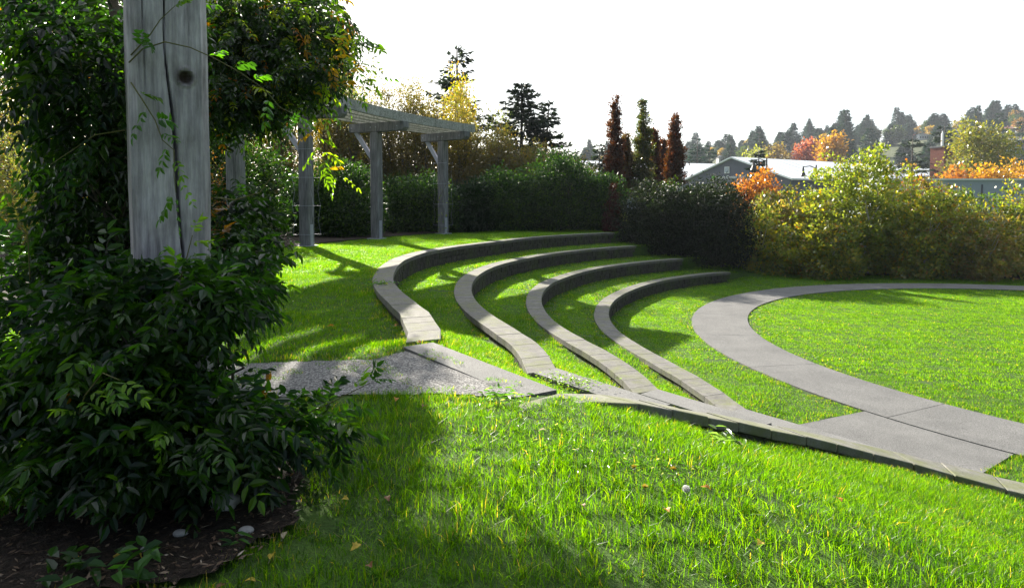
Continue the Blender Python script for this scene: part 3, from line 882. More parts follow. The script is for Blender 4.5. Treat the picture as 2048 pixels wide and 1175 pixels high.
# climbing mass on the left of and behind the post
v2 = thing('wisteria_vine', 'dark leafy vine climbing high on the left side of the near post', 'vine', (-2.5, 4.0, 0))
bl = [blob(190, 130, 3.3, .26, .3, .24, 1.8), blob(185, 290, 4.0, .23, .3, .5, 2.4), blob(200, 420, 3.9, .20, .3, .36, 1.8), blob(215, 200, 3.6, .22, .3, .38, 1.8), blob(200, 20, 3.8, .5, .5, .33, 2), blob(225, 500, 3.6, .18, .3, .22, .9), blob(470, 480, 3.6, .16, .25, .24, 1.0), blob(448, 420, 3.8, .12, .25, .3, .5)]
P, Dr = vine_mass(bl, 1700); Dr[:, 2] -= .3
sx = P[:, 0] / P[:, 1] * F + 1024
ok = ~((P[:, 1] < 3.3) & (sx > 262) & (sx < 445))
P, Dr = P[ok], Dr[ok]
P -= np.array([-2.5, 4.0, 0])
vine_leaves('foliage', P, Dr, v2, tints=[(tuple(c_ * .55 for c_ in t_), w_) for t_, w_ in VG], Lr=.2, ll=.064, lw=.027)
mb = MB()
for i in range(14):
    j = rng.integers(len(P)); branches(mb, (random.uniform(-.1, .3), random.uniform(-.2, .1), random.uniform(0, 1.6)), [Vector(P[j])], .014, .1)
mb.tube([(.25, -.2, 0), (.1, 0, .9), (.2, -.05, 1.8), (.05, 0, 2.7), (.1, 0, 3.5)], [.04, .035, .03, .03, .02], 7)
mb.build('stems', M['bark'], v2, smooth=True)

# single shoots crossing the post face and arching to the right
def shoot(name, label, pts, D, every=.055, Lr=.13, ll=.05, lw=.022, r=.0035, tints=VG, group='loose vine shoots', nleaf=9):
    W = [at(p[0], p[1], (p[2] if len(p) > 2 else D)) for p in pts]
    o0 = W[0].copy()
    # resample
    Q = []
    for a, b in zip(W[:-1], W[1:]):
        n_ = max(1, int((b - a).length / .03))
        for i in range(n_): Q.append(a.lerp(b, i / n_))
    Q.append(W[-1]); Q = [p - o0 for p in Q]
    root = thing(name, label, 'vine shoot', tuple(o0), group=group)
    mb = MB(); mb.tube(Q, [r * (1 - .6 * i / len(Q)) for i in range(len(Q))], 5); mb.build('stem', M['stem'], root, smooth=True)
    P = []; Dr = []; acc = 0
    for i in range(1, len(Q)):
        acc += (Q[i] - Q[i - 1]).length
        if acc > every:
            acc = 0; t = (Q[i] - Q[i - 1]).normalized(); s_ = random.choice((-1, 1))
            perp = Vector((t.z, 0, -t.x)) * s_
            d = t * .5 + perp * .8 + Vector((random.uniform(-.3, .3), random.uniform(-.7, .1), random.uniform(-.2, .2)))
            w_ = Q[i] + o0
            if abs(w_.x / w_.y * F + 1024 - 365) < 48 and w_.y < 3 and w_.z > 1.8: continue
            P.append(Q[i]); Dr.append(d)
    P.append(Q[-1]); Dr.append(Q[-1] - Q[-2])
    vine_leaves('leaves', np.array(P), np.array(Dr), root, tints=tints, Lr=Lr, ll=ll, lw=lw, nleaf=nleaf, droop=.28)
    return root
BR = [((.06, .15, .015), 4), ((.04, .11, .02), 3), ((.12, .22, .02), 2)]
shoot('vine_shoot', 'thin shoot arching over the post face and away to the right', [(258, 125, 2.84), (285, 98, 2.80), (330, 84, 2.78), (380, 95, 2.8), (425, 115, 2.85), (480, 145, 2.9), (530, 180, 2.95), (560, 215, 3.0), (595, 232, 3.0)], 2.9, every=.075, tints=BR, Lr=.10, ll=.042, lw=.019)
shoot('vine_shoot', 'leafy tendril trailing down the middle of the post face', [(262, 165, 2.84), (285, 200, 2.82), (310, 240, 2.80), (325, 280, 2.79), (348, 300, 2.79), (348, 350, 2.79), (352, 385, 2.79)], 2.8, every=.06, tints=BR, Lr=.11, ll=.045, lw=.02)
shoot('vine_shoot', 'short shoot ending in pale leaves near the top of the post', [(262, 110, 2.84), (300, 70, 2.80), (320, 40, 2.79), (350, 12, 2.78)], 2.8, every=.08, tints=BR, Lr=.09, ll=.038, lw=.017)
shoot('vine_shoot', 'yellow tipped shoot standing up against the post foot', [(360, 560, 2.7), (372, 520, 2.72), (385, 470, 2.74)], 2.7, every=.06, tints=[((.15, .24, .02), 1)], Lr=.10, ll=.045, lw=.02)
shoot('vine_shoot', 'bare curling shoot hanging in front of the first far pergola post', [(430, 395, 2.9), (470, 400, 2.8), (520, 385, 2.8), (560, 330, 2.8), (580, 260, 2.8)], 2.8, every=.2, tints=BR, Lr=.08, ll=.035, lw=.016)
shoot('vine_shoot', 'low shoot reaching right over the gravel', [(560, 850, 2.8), (640, 815, 2.85), (700, 785, 2.9), (740, 765, 2.9)], 2.8, every=.05, tints=BR, Lr=.13, ll=.05, lw=.021)
shoot('vine_shoot', 'pale young shoot in front of the dark vine heap', [(150, 850, 2.35), (170, 790, 2.3), (205, 745, 2.25), (240, 760, 2.22)], 2.3, every=.05, tints=[((.10, .2, .04), 1), ((.16, .26, .04), 1)], Lr=.10, ll=.04, lw=.018)
for k_, (x0, y0, x1, y1, lab) in enumerate([(110, 60, 175, 200, 'leafy shoot hanging left of the post top'), (250, 260, 100, 330, 'shoot drooping left from the middle of the post'),
                                      (420, 700, 520, 560, 'leafy shoot leaning right beside the timber end'), (60, 560, 20, 430, 'shoot standing up at the left picture edge')]):
    shoot('vine_shoot', lab, [(x0, y0, 3.0), ((x0 + x1) / 2 + 15, (y0 + y1) / 2 - 25, 3.0), (x1, y1, 3.05)], 3.0, every=.05)

# canopy over the pergola roof, upper left
v3 = thing('wisteria_canopy', 'leafy vine canopy spilling over the roof of the long pergola', 'vine', (-4, 7, 0))
def sub(blobs, o): return [(b[0] - o[0], b[1] - o[1], b[2] - o[2], *b[3:]) for b in blobs]
bl = [blob(560, 60, 6.0, .62, .6, .52, 3.2), blob(480, 120, 5.6, .46, .6, .52, 2.8), blob(500, 0, 6.2, .8, .7, .55, 2.4), blob(600, 140, 5.5, .32, .4, .24, 1.4), blob(640, 60, 6.0, .30, .5, .28, 1.0),
      blob(50, 40, 7, 1.0, .8, .5, 2.6), blob(-10, -10, 7, 1.0, 1.0, .6, 1.2), blob(0, 110, 7, .32, .6, .26, .8), blob(180, 30, 7, .6, .8, .45, 1.3), blob(105, 170, 7, .22, .4, .28, .6),
      blob(448, 195, 5.2, .18, .3, .26, 1.2), blob(500, 205, 5.3, .2, .3, .16, .9), blob(445, 60, 5.6, .3, .5, .5, 1.4),
      blob(400, 60, 9, .7, 1.2, .45, 1.6), blob(350, 150, 8.6, .6, 1.2, .45, 1.2), blob(524, 188, 7.8, .22, .5, .22, 1.1), blob(505, 150, 8.8, .26, .6, .28, 1.3), blob(485, 110, 10, .26, .8, .32, 1.6), blob(548, 134, 11.0, .13, .8, .3, 1.0), blob(556, 172, 14.2, .45, 1.2, .18, .45)]
P, Dr = vine_mass(bl, 5200, .1); Dr[:, 2] -= .45
sx = P[:, 0] / P[:, 1] * F + 1024; sy = 400 + (EYE - P[:, 2]) / P[:, 1] * F
ok = ~((sx < 150) & (sy > 190)) & ~((sx < 60) & (sy > 60) & (sy < 120) & (rng.uniform(size=len(sx)) < .6)) & ~((sx < 250) & (sy > 40) & (np.sin(sx * .07) * np.sin(sy * .06 + 1) > -.05)); P, Dr = P[ok], Dr[ok]
P -= np.array([-4, 7, 0])
CT = [((.025, .06, .012), 6), ((.05, .11, .015), 3), ((.24, .28, .02), .9), ((.5, .18, .02), .35), ((.02, .045, .02), 3)]
vine_leaves('foliage', P, Dr, v3, tints=[((c_[0] * .75, c_[1] * .75, c_[2] * .75) if c_[0] < .2 else c_, w_) for c_, w_ in CT], Lr=.19, ll=.064, lw=.027, nleaf=9)
mb = MB()
for i in range(30):
    j = rng.integers(len(P)); branches(mb, (random.uniform(-1, .5), random.uniform(-2, 2), random.uniform(3.3, 3.8)), [Vector(P[j])], .02, .1)
mb.tube([(-1.0, .3, 0), (-.9, .2, 1.2), (-1.05, .25, 2.4), (-.8, 0, 3.7)], [.06, .05, .045, .04], 7)
mb.build('stems', M['bark'], v3, smooth=True)
YL = [((.28, .36, .02), 3), ((.16, .26, .02), 3), ((.5, .26, .02), 1.2), ((.08, .16, .02), 2)]
for (pts, lab) in [([(600, 55), (660, 85), (700, 110), (735, 150)], 'yellow green trailing shoot, farthest right of the vine canopy'),
                   ([(560, 10), (620, 12), (690, 50), (732, 95)], 'thin trailing shoot high at the canopy edge'),
                   ([(620, 110), (680, 135), (720, 165), (748, 158)], 'orange tipped trailing shoot ending over the sky'),
                   ([(590, 150), (620, 200), (640, 230), (648, 245)], 'trailing shoot hanging in front of the pergola beams'),
                   ([(560, 160), (580, 205), (600, 215)], 'short trailing shoot beside the dark beam end'),
                   ([(640, 245), (630, 270), (650, 310), (640, 335), (680, 352)], 'bright yellow hanging shoot between two pergola posts'),
                   ([(640, 20), (660, -10), (690, -30)], 'shoot rising past the top picture edge'),
                   ([(560, 120), (620, 150), (690, 175), (705, 185)], 'green trailing shoot under the yellow ones')]:
    shoot('vine_shoot', lab, pts, 5.4, every=.055, Lr=.16, ll=.066, lw=.027, r=.005, tints=YL, group='trailing shoots of the canopy')

# ---------------------------------------------------------------- hedges and shrubs behind the pergola
hd = [(-8.6, 19.0, 3.3, 2.0, 1.6, 'rounded evergreen shrub with bright green top behind the second pergola post'),
      (-6.3, 22.8, 3.2, 1.8, 1.5, 'dark evergreen shrub filling the gap left of the third pergola post'),
      (-3.6, 25.6, 3.2, 1.8, 1.4, 'dark evergreen shrub between the third and last pergola posts'),
      (-9.2, 15.4, 3.0, 1.5, 1.5, 'dark evergreen shrub seen just right of the near post')]
for x, y, h, rx, ry, lab in [(q_[0], q_[1], q_[2] * k_, *q_[3:]) for q_, k_ in zip(hd, (1.15, .88, .74, 1.0))]:
    shrub('evergreen_shrub', lab, 'shrub', x, y, h * .88, rx, ry, HEDGE, M['dull'], 'evergreen hedge behind the pergola', leaf=.12, ncl=1500, per=26, rcl=.16, wd=.55)
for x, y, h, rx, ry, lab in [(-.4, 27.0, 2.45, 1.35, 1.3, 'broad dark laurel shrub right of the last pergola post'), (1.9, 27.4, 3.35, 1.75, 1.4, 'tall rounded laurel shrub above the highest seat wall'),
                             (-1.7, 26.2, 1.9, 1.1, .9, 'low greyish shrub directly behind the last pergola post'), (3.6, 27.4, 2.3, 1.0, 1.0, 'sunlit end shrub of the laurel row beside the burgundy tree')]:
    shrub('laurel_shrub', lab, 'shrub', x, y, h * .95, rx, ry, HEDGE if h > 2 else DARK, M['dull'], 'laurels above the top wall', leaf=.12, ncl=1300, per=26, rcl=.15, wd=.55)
# bare, yellow-brown thicket behind
th = [(-17, 22, 5.2), (-15.5, 27, 5.6), (-13.4, 31, 6.4), (-11, 31, 5.8), (-8.8, 33, 6.3), (-6.8, 34, 5.6), (-4.8, 33, 5.4), (-2.8, 34, 5.0), (-.8, 35, 4.0), (1.2, 35, 3.3), (3.2, 36, 2.8)]
for i, (x, y, h) in enumerate(th):
    zb = float(zterr(np.array(x), np.array(y)))
    lab = ['tall', 'wispy', 'slender', 'loose', 'twiggy'][i % 5] + ' half bare autumn thicket shrub, ' + ['leftmost behind the near vine', 'left of the near post', 'behind the first pergola bay', 'behind the evergreen with bright top', 'above the third pergola post', 'left of the middle roof bay',
           'behind the roof end', 'below the yellow tree', 'right of the roof end', 'left of the second fir', 'under the second fir'][i]
    root = shrub('thicket_shrub', lab, 'shrub', x, y, h + (1.3 if 4 < i < 8 else .7) - zb, 1.5, 1.3, THICK, M['leaf'], 'autumn thicket behind the hedge', leaf=.13, ncl=2300, per=12, rcl=.22, zb=zb, stems=18, shell=.1, bumpy=.6, wd=.5)
for x, y, h, lab in [(-13.4, 17.5, 3.9, 'sunlit yellow green thicket at the far left picture edge'), (-11.8, 17.0, 3.0, 'silvery seeding bush left of the near vine'), (-15.2, 21.0, 5.2, 'orange flecked bush high at the left edge')]:
    shrub('autumn_bush', lab, 'shrub', x, y, h, 1.6, 1.4, [((.22, .24, .06), 3), ((.36, .28, .10), 3), ((.45, .20, .03), .8), ((.12, .18, .03), 3), ((.5, .45, .4), .8)], M['leaf'], 'sunlit bushes at the left edge', leaf=.07, ncl=800, per=18, rcl=.16, stems=16, shell=.1)
shrub('autumn_bush', 'small reddish bush right beside the near post', 'shrub', -8.2, 16.9, 2.6, .7, .6, [((.3, .09, .03), 2), ((.3, .2, .06), 2), ((.15, .15, .05), 1)], M['leaf'], leaf=.07, ncl=260, per=16, stems=8)

pv_ = polar(RP, 144.8, 0) + Vector((C[0], C[1], 0)); cv = thing('creeping_vine', 'thin yellow green creeper climbing the last pergola post', 'vine', tuple(pv_))
P = np.stack([rng.uniform(-.22, .22, 130), rng.uniform(-.24, .24, 130), rng.uniform(.1, 1.9, 130)], -1); kk = (np.abs(P[:, 0]) > .16) | (np.abs(P[:, 1]) > .16); P = P[kk]
V, Fq = leaf6(P, rdir(len(P)) + np.array([0, 0, -.4]), rdir(len(P)), .08, .05); mesh('leaves', V, [Fq], M['leaf'], cv, tint=np.repeat(pick([((.25, .3, .03), 3), ((.12, .2, .03), 2)], len(P)), 2, 0))
mb = MB(); mb.tube([Vector((.19 * math.cos(z * 3), .19 * math.sin(z * 3), z)) for z in np.linspace(0, 1.9, 20)], .008, 5); mb.build('stem', M['stem'], cv)
# conifers behind
FIR = [((.02, .045, .03), 4), ((.03, .06, .035), 2), ((.05, .08, .04), 1)]
p = at(915, 400, 45); conifer('fir_tree', 'tall dark fir tree behind the yellow tree', p.x, 45, -2.5, 14.4, 6.0, FIR, dens=.7, leafL=.40, gap=.45, seed_droop=.22)
p = at(1043, 400, 40); conifer('fir_tree', 'dark fir tree with thin tip standing alone', p.x, 40, -2.4, 10.9, 5.4, FIR, dens=1.3, leafL=.34, gap=.2, seed_droop=.3)
p = at(1098, 400, 41); conifer('fir_tree', 'leaning fir top right of the lone fir', p.x - .7, 41, -2.4, 9.9, 4.0, FIR, dens=1.2, leafL=.34, lean=.7, gap=.25, seed_droop=.35)
p = at(683, 400, 45); conifer('fir_tree', 'faint fir tip behind the trailing vine', p.x, 45, -2.5, 15.6, 4.5, FIR, dens=.6, leafL=.42, gap=.5)
def tree(name, label, px, D, ytop, ybase_z, wpx, tints, mat='leaf', group=None, leaf=.3, ncl=160, per=16, rcl=.5, cb=.35, bark='bark', shell=.2, bumpy=.5):
    x = at(px, 400, D).x; ztop = at(px, ytop, D).z
    if D > 150: zb_ = float(hillz(np.array(x), np.array(float(D)))) - .4; cb = max(cb, min(.5, cb + (ybase_z - zb_) / (ztop - zb_))) if zb_ < ybase_z else cb; ybase_z = min(ybase_z, zb_)
    h = ztop - ybase_z; rx = wpx / 2 / F * D
    root = thing(name, label, 'tree', (x, D, ybase_z), group=group)
    bl = [(0, 0, h * (cb + (1 - cb) * .5), rx * .85, rx * .85, h * (1 - cb) * .47, 1.2)]
    for i in range(7):
        t = i * .9 + random.uniform(0, .5); q_ = random.uniform(.4, .62); f = random.uniform(.15, .8)
        bl.append((rx * q_ * math.cos(t), rx * q_ * math.sin(t), h * (cb + (1 - cb) * f), rx * .42, rx * .42, h * (1 - cb) * .2, .35))
    foliage('crown', bl, ncl, rcl, per, leaf, leaf * .6, tints, M[mat], root, shell=shell, bumpy=bumpy)
    mb = MB(); mb.tube([(0, 0, -.5), (.02 * h, 0, h * cb), (0, 0, h * .85)], [h * .022, h * .016, h * .004], 7)
    branches(mb, (0, 0, h * cb * .9), [(rx * .7 * math.cos(t), rx * .7 * math.sin(t), h * (cb + (1 - cb) * random.uniform(.4, .85))) for t in np.arange(0, 6.2, .8)], h * .01)
    mb.build('trunk', M[bark], root, smooth=True)
    return root
YEL = [((.45, .32, .03), 3), ((.30, .32, .03), 3), ((.5, .24, .03), 1.2)]
tree('autumn_tree', 'slender yellow and lime tree in front of the tall fir', 913, 38, 138, -2, 74, YEL, leaf=.16, ncl=420, per=18, rcl=.22, cb=.3)
tree('autumn_tree', 'rounded olive tree right of the yellow tree', 985, 37, 232, -2, 110, [((.10, .14, .04), 3), ((.2, .2, .05), 2), ((.3, .22, .05), 1)], leaf=.14, ncl=460, per=16, rcl=.25, cb=.2)
tree('bare_tree', 'almost bare wispy tree rising over the pergola roof', 810, 38, 165, -2, 110, THICK, leaf=.13, ncl=300, per=9, rcl=.3, cb=.2)
tree('autumn_tree', 'feathery olive tree above the trailing vine', 706, 34, 118, -2, 130, [((.18, .2, .06), 3), ((.3, .22, .08), 1.5), ((.14, .18, .08), 2)], leaf=.15, ncl=620, per=14, rcl=.25, cb=.2)

# columnar red trees
def columnar(px, D, y0, y1, wpx, tints, label, fork=0):
    x = at(px, 400, D).x; zt = at(px, y0, D).z; zb = -2.4; h = zt - zb; rx = wpx / 2.6 / F * D; cbz = at(px, y1, D).z - zb
    root = thing('columnar_tree', label, 'tree', (x, D, zb), group='columnar trees beyond the top wall')
    H = h - cbz
    bl = []
    for i in range(26):
        f = (i + .5) / 26; w_ = rx * (1.0 - .88 * (max(0, f - .3) / .7) ** 1.2) * (1 - .4 * max(0, .15 - f) / .15)
        bl.append((random.uniform(-.2, .2) * rx, random.uniform(-.2, .2) * rx, cbz + f * H, w_, w_, H * .04, w_ ** 1.3 + .04))
    for i in range(5):
        f = random.uniform(.45, .9); s_ = random.choice((-1, 1))
        bl.append((s_ * rx * .7 * (1.2 - f), 0, cbz + f * H, rx * .15, rx * .15, H * .07, .05 * rx))
    foliage('crown', bl, 520, .09, 24, .11, .075, tints, M['leaf'], root, shell=.15, bumpy=.2, updir=.8)
    mb = MB(); mb.tube([(0, 0, -.4), (0, 0, cbz), (0, 0, h * .9)], [.11, .09, .02], 7); mb.build('trunk', M['bark'], root, smooth=True)
GR = [((.06, .08, .02), 4), ((.10, .06, .02), 2), ((.2, .2, .04), 1), ((.03, .05, .015), 3)]
columnar(1229, 33, 198, 392, 46, RUST, 'tallest rust red columnar tree, leftmost of the row')
columnar(1251, 34, 268, 395, 28, [((.12, .04, .015), 3), ((.2, .14, .03), 2), ((.06, .05, .02), 2)], 'slim olive and rust columnar tree beside the tallest red one')
columnar(1284, 34, 200, 400, 56, GR, 'broad dark green columnar tree in the middle of the row')
columnar(1308, 36, 262, 380, 20, RUST, 'thin brownish columnar tree touching the green one')
columnar(1326, 37, 280, 370, 22, RUST, 'short dark columnar tree left of the last red one')
columnar(1349, 36, 230, 370, 46, RUST, 'rust red columnar tree at the right end of the row')
shrub('burgundy_shrub', 'narrow burgundy cone shaped shrub at the end of the top wall', 'shrub', at(1225, 400, 26).x, 26, 2.1, .40, .4, [((.05, .008, .008), 4), ((.10, .012, .01), 2)], M['dull'], leaf=.07, ncl=330, per=22, rcl=.07, zb=-.5, bumpy=.1, extra=[(0, 0, 1.9, .12, .12, .5, .25)])
shrub('green_shrub', 'low yellow green shrub right of the burgundy cone', 'shrub', at(1265, 400, 26.5).x, 26.5, 1.7, .8, .7, MIXED, M['leaf'], leaf=.07, ncl=260, per=20, rcl=.14, zb=-.9)

# big dark shrub and the long mixed border on the right
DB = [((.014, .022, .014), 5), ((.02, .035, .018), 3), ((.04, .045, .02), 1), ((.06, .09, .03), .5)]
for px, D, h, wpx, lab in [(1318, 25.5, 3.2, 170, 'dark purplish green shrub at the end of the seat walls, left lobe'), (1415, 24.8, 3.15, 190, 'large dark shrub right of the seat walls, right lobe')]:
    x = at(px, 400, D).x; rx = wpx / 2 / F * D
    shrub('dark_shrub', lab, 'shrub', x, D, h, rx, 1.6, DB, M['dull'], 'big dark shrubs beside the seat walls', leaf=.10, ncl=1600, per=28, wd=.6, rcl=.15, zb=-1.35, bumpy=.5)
shrub('green_shrub', 'bright leafy shrub top rising between the columnar trees', 'shrub', at(1340, 400, 28).x, 28, 3.9, .7, .7, HEDGE + [((.09, .15, .03), 4)], M['leaf'], leaf=.09, ncl=240, per=20, rcl=.14, zb=-1.6)
bd = [(1545, 26.5, 3.1, 150, AUT, 'yellow brown shrub with pinkish leaves next to the big dark shrub'), (1520, 24.6, 2.6, 110, MIXED, 'low green shrub in front of the yellow brown one'),
      (1620, 26, 3.05, 150, MIXED, 'loose green and gold shrub left of the tallest border shrub'), (1735, 25.2, 4.6, 230, [((.19, .25, .04), 5), ((.30, .33, .07), 3), ((.4, .30, .03), 1.4)], 'tallest light green shrub of the right border'),
      (1640, 24.3, 2.6, 150, MIXED, 'rounded gold flecked shrub in front at the path bend'), (1835, 26.5, 3.9, 160, [((.13, .15, .04), 3), ((.3, .08, .02), 2.2), ((.3, .2, .03), 2)], 'rust and green shrub left of the blue grey wall'),
      (1850, 24.4, 3.1, 190, MIXED, 'wide green and orange shrub low in the border'), (1940, 26.2, 3.1, 150, [((.10, .17, .04), 5), ((.2, .2, .04), 2)], 'green shrub in front of the blue grey wall'),
      (2035, 25, 3.1, 150, MIXED, 'green shrub at the right picture edge'), (1960, 23.8, 2.4, 130, AUT, 'low orange tinged shrub by the far lawn edge'), (2110, 24.5, 3.8, 160, MIXED, 'shrub just beyond the right picture edge')]
for px, D, h, wpx, tints, lab in bd:
    x = at(px, 400, D).x; rx = wpx / 2 / F * D
    shrub('border_shrub', lab, 'shrub', x, D, h, rx, 1.4, tints, M['leaf'], 'mixed border behind the round lawn', leaf=.14, ncl=int(620 * rx * h / 5), per=22, rcl=.12, zb=ZL - .05, wd=.6, bark='palebark', stems=9, bumpy=.75, shell=.35, clump=.2)

# ---------------------------------------------------------------- middle distance
OR = [((.42, .12, .03), 3), ((.5, .2, .04), 2), ((.3, .15, .05), 1)]
tree('autumn_tree', 'orange tree in front of the grey gable, left one', 1492, 45, 352, -3.5, 50, OR, leaf=.22, ncl=180, per=14, rcl=.3, cb=.4)
tree('autumn_tree', 'orange tree in front of the grey gable, right one', 1532, 44, 340, -3.5, 60, OR, leaf=.22, ncl=220, per=14, rcl=.3, cb=.4)
GOLD = [((.5, .25, .02), 3), ((.42, .22, .03), 2), ((.4, .15, .02), 1)]
tree('autumn_tree', 'low golden tree crown above the blue grey wall', 1985, 75, 333, -4, 70, GOLD, leaf=.4, ncl=200, per=16, rcl=.5, cb=.4)
tree('autumn_tree', 'golden tree crown at the right edge above the wall', 2035, 76, 328, -4, 60, GOLD, leaf=.4, ncl=200, per=16, rcl=.5, cb=.4)
tree('autumn_tree', 'brown orange low tree right of the brick tower', 1925, 74, 340, -4, 60, OR, leaf=.4, ncl=140, per=14, rcl=.5, cb=.4)
tree('plane_tree', 'big olive gold tree with pale trunk at the right', 1962, 95, 232, -4, 112, [((.22, .2, .05), 4), ((.14, .16, .05), 3), ((.3, .2, .06), 1)], leaf=.5, ncl=420, per=14, rcl=.7, cb=.3, bark='palebark')
tree('autumn_tree', 'thin pale shrub tree left of the plane tree', 1905, 90, 318, -4, 40, THICK, leaf=.4, ncl=120, per=10, rcl=.6, cb=.2)
p = at(1516, 400, 80); conifer('cedar_tree', 'dark layered cedar in front of the white roof', p.x, 80, -4, at(1516, 296, 80).z + 4, 3.4, FIR, leafL=.55, flat=True, whorls=22, gap=.1, seed_droop=.1, dens=1.6)
p = at(1822, 400, 120); conifer('cedar_tree', 'wide flat topped cedar left of the brick tower', p.x, 120, -4, at(1822, 268, 120).z + 4, 7, FIR, leafL=.9, flat=True, whorls=14, gap=.15, seed_droop=.08)
p = at(1885, 400, 135); conifer('cedar_tree', 'tall dark cedar behind the brick tower', p.x, 135, -4, at(1885, 248, 135).z + 4, 7.5, FIR, leafL=1.0, whorls=22, gap=.15, seed_droop=.12)
p = at(1198, 400, 60); conifer('fir_tree', 'sparse fir branches left of the red columnar tree', p.x, 60, -3, at(1198, 285, 60).z + 3, 3.0, FIR, leafL=.5, gap=.4, flat=True)

# warehouse with a grey gable and a white roof
ZB = -4.0
def hall(name, label, ridge0, rdirv, halfw, zr, ze, length, wallmat, roofmat, sign=False):
    root = thing(name, label, 'building', (ridge0[0], ridge0[1], ZB), math.atan2(rdirv[1], rdirv[0]))
    hr, he = zr - ZB, ze - ZB; W = halfw
    mb = MB(); mb.add([(0, -W, 0), (0, W, 0), (0, W, he), (0, 0, hr), (0, -W, he)], [(4, 3, 2, 1, 0)])
    mb.add([(length, -W, 0), (length, W, 0), (length, W, he), (length, 0, hr), (length, -W, he)], [(0, 1, 2, 3, 4)])
    mb.add([(0, -W, 0), (length, -W, 0), (length, -W, he), (0, -W, he)], [(0, 1, 2, 3)])
    mb.add([(0, W, 0), (length, W, 0), (length, W, he), (0, W, he)], [(3, 2, 1, 0)])
    mb.build('wall', wallmat, root)
    mb = MB(); sl = (hr - he) / W; t = .25
    for s_ in (-1, 1):
        e = W + .6
        c8 = [(-.4, 0, hr + .05), (length + .4, 0, hr + .05), (length + .4, s_ * e, hr - sl * e + .05), (-.4, s_ * e, hr - sl * e + .05)]
        if s_ > 0: mb.hexa(c8 + [(v[0], v[1], v[2] + t) for v in c8])
        else: mb.hexa(list(reversed(c8)) + [(v[0], v[1], v[2] + t) for v in reversed(c8)])
    for q_ in np.arange(1.5, length, 3.0):
        for s_ in (-1, 1):
            mb.tube([(q_, s_ * .2, hr + .32 - sl * .2), (q_, s_ * (W + .5), hr + .32 - sl * (W + .5))], .05, 4)
    mb.build('roof', roofmat, root)
    if sign:
        mb = MB(); mb.box((-.06, 1.0, hr - 1.9), (.1, 1.0, 1.1)); w0 = mb.build('window', M['white'], root)
        mb = MB(); mb.box((-.12, 1.0, hr - 1.9), (.06, .8, .9)); mb.build('pane', M['bluegrey'], w0)
        cu = bpy.data.curves.new('sign_lettering', 'FONT'); cu.body = 'Tennis Center Sand Point'; cu.size = .78; cu.extrude = .03; cu.align_x = 'LEFT'
        cu.materials.append(M['white'])
        to = bpy.data.objects.new('sign_lettering', cu); COL.objects.link(to); to.parent = root
        to.rotation_euler = (R(90), 0, R(-90)); to.location = (-.08, 3.4, hr - 3.35)
        bpy.context.view_layer.update(); me_ = bpy.data.meshes.new_from_object(to); bpy.data.objects.remove(to)
        t2_ = bpy.data.objects.new('sign_lettering', me_); COL.objects.link(t2_); t2_.parent = root
        t2_.rotation_euler = (R(90), 0, R(-90)); t2_.location = (-.08, 3.4, hr - 3.35)
        mb = MB(); mb.tube([(-.05, 3.9, hr - 3.05), (-.12, 3.9, hr - 3.05)], .32, 14)
        m_ = solid('sign_green', [(.3, (.12, .42, .05)), (.7, (.16, .5, .06))], 2, .6, 0, 0); mb.build('sign_logo', m_, root)
        mb = MB(); mb.box((-.08, -2, 1.8), (.12, 4.5, 3.6)); mb.build('door', M['darkroof'], root)
        mb = MB(); mb.box((-.3, -2, 4.1), (.9, 5.5, .18)); mb.build('awning', M['black'], root)
    return root
hall('warehouse', 'long hall with dark grey gable, white lettering and white roof', (37.1, 110), (.85, .53), 11.0, at(1463, 317, 110).z, 4.5, 62, M['slate'], M['roof'], True)
hall('warehouse', 'low white roofed hall left of the lettered gable', (14.2, 135), (.93, .36), 14, at(1146, 324, 135).z, 4.6, 42, M['bluegrey'], M['roof'])
b = thing('storage_building', 'long blue grey flat wall behind the right border shrubs', 'building', (50, 62, ZB))
mb = MB(); mb.box((0, 3, 3.55), (30, 8, 7.1)); mb.build('wall', M['bluegrey'], b)
mb = MB(); mb.box((0, 3, 7.18), (30.4, 8.4, .16)); mb.build('roof', M['white'], b)
for x_ in (-6, 6): mb = MB(); mb.box((x_, -1.04, 3.4), (.12, .06, 6.6)); mb.build('downpipe', M['slate'], b)
b = thing('brick_tower', 'square red brick tower rising above the border shrubs', 'tower', (at(1882, 400, 120).x, 120, ZB), R(20))
th_ = at(1882, 296, 120).z - ZB
mb = MB(); mb.box((0, 0, th_ / 2), (2.7, 2.7, th_)); mb.build('wall', M['brick'], b)
mb = MB(); mb.box((0, 0, th_ + .15), (2.95, 2.95, .3)); mb.build('coping', M['darkroof'], b)
b = thing('antenna_mast', 'thin white mast standing behind the brick tower', 'mast', (at(1881, 400, 128).x, 128, ZB))
mb = MB(); h_ = at(1881, 262, 128).z - ZB; mb.tube([(0, 0, 0), (0, 0, h_)], .14, 6); mb.build('pole', M['white'], b)
mb = MB(); mb.tube([(0, 0, h_ - 3), (0, 0, h_ - .4)], .28, 6); mb.build('antenna', M['white'], b)
def lamp(px, ytop, D, arm, label, bx):
    x = at(px, 400, D).x; h_ = at(px, ytop, D).z - ZB
    root = thing('street_lamp', label, 'street lamp', (x, D, ZB), group='bell shaped lamps by the halls')
    mb = MB(); mb.tube([(0, 0, 0), (0, 0, .8), (0, 0, h_)], [.16, .09, .07], 8); mb.build('pole', M['black'], root)
    mb = MB(); mb.tube([(0, 0, h_ - .35), (-arm * .5, 0, h_ - .1), (-arm, 0, h_ - .2)], .045, 6); mb.build('arm', M['black'], root)
    mb = MB(); z_ = h_ - .2
    mb.tube([(-arm, 0, z_ + .05), (-arm, 0, z_ - .5), (-arm, 0, z_ - .8), (-arm, 0, z_ - 1.0)], [.06, .12, .24, .36], 12); mb.build('lamp_shade', M['black'], root)
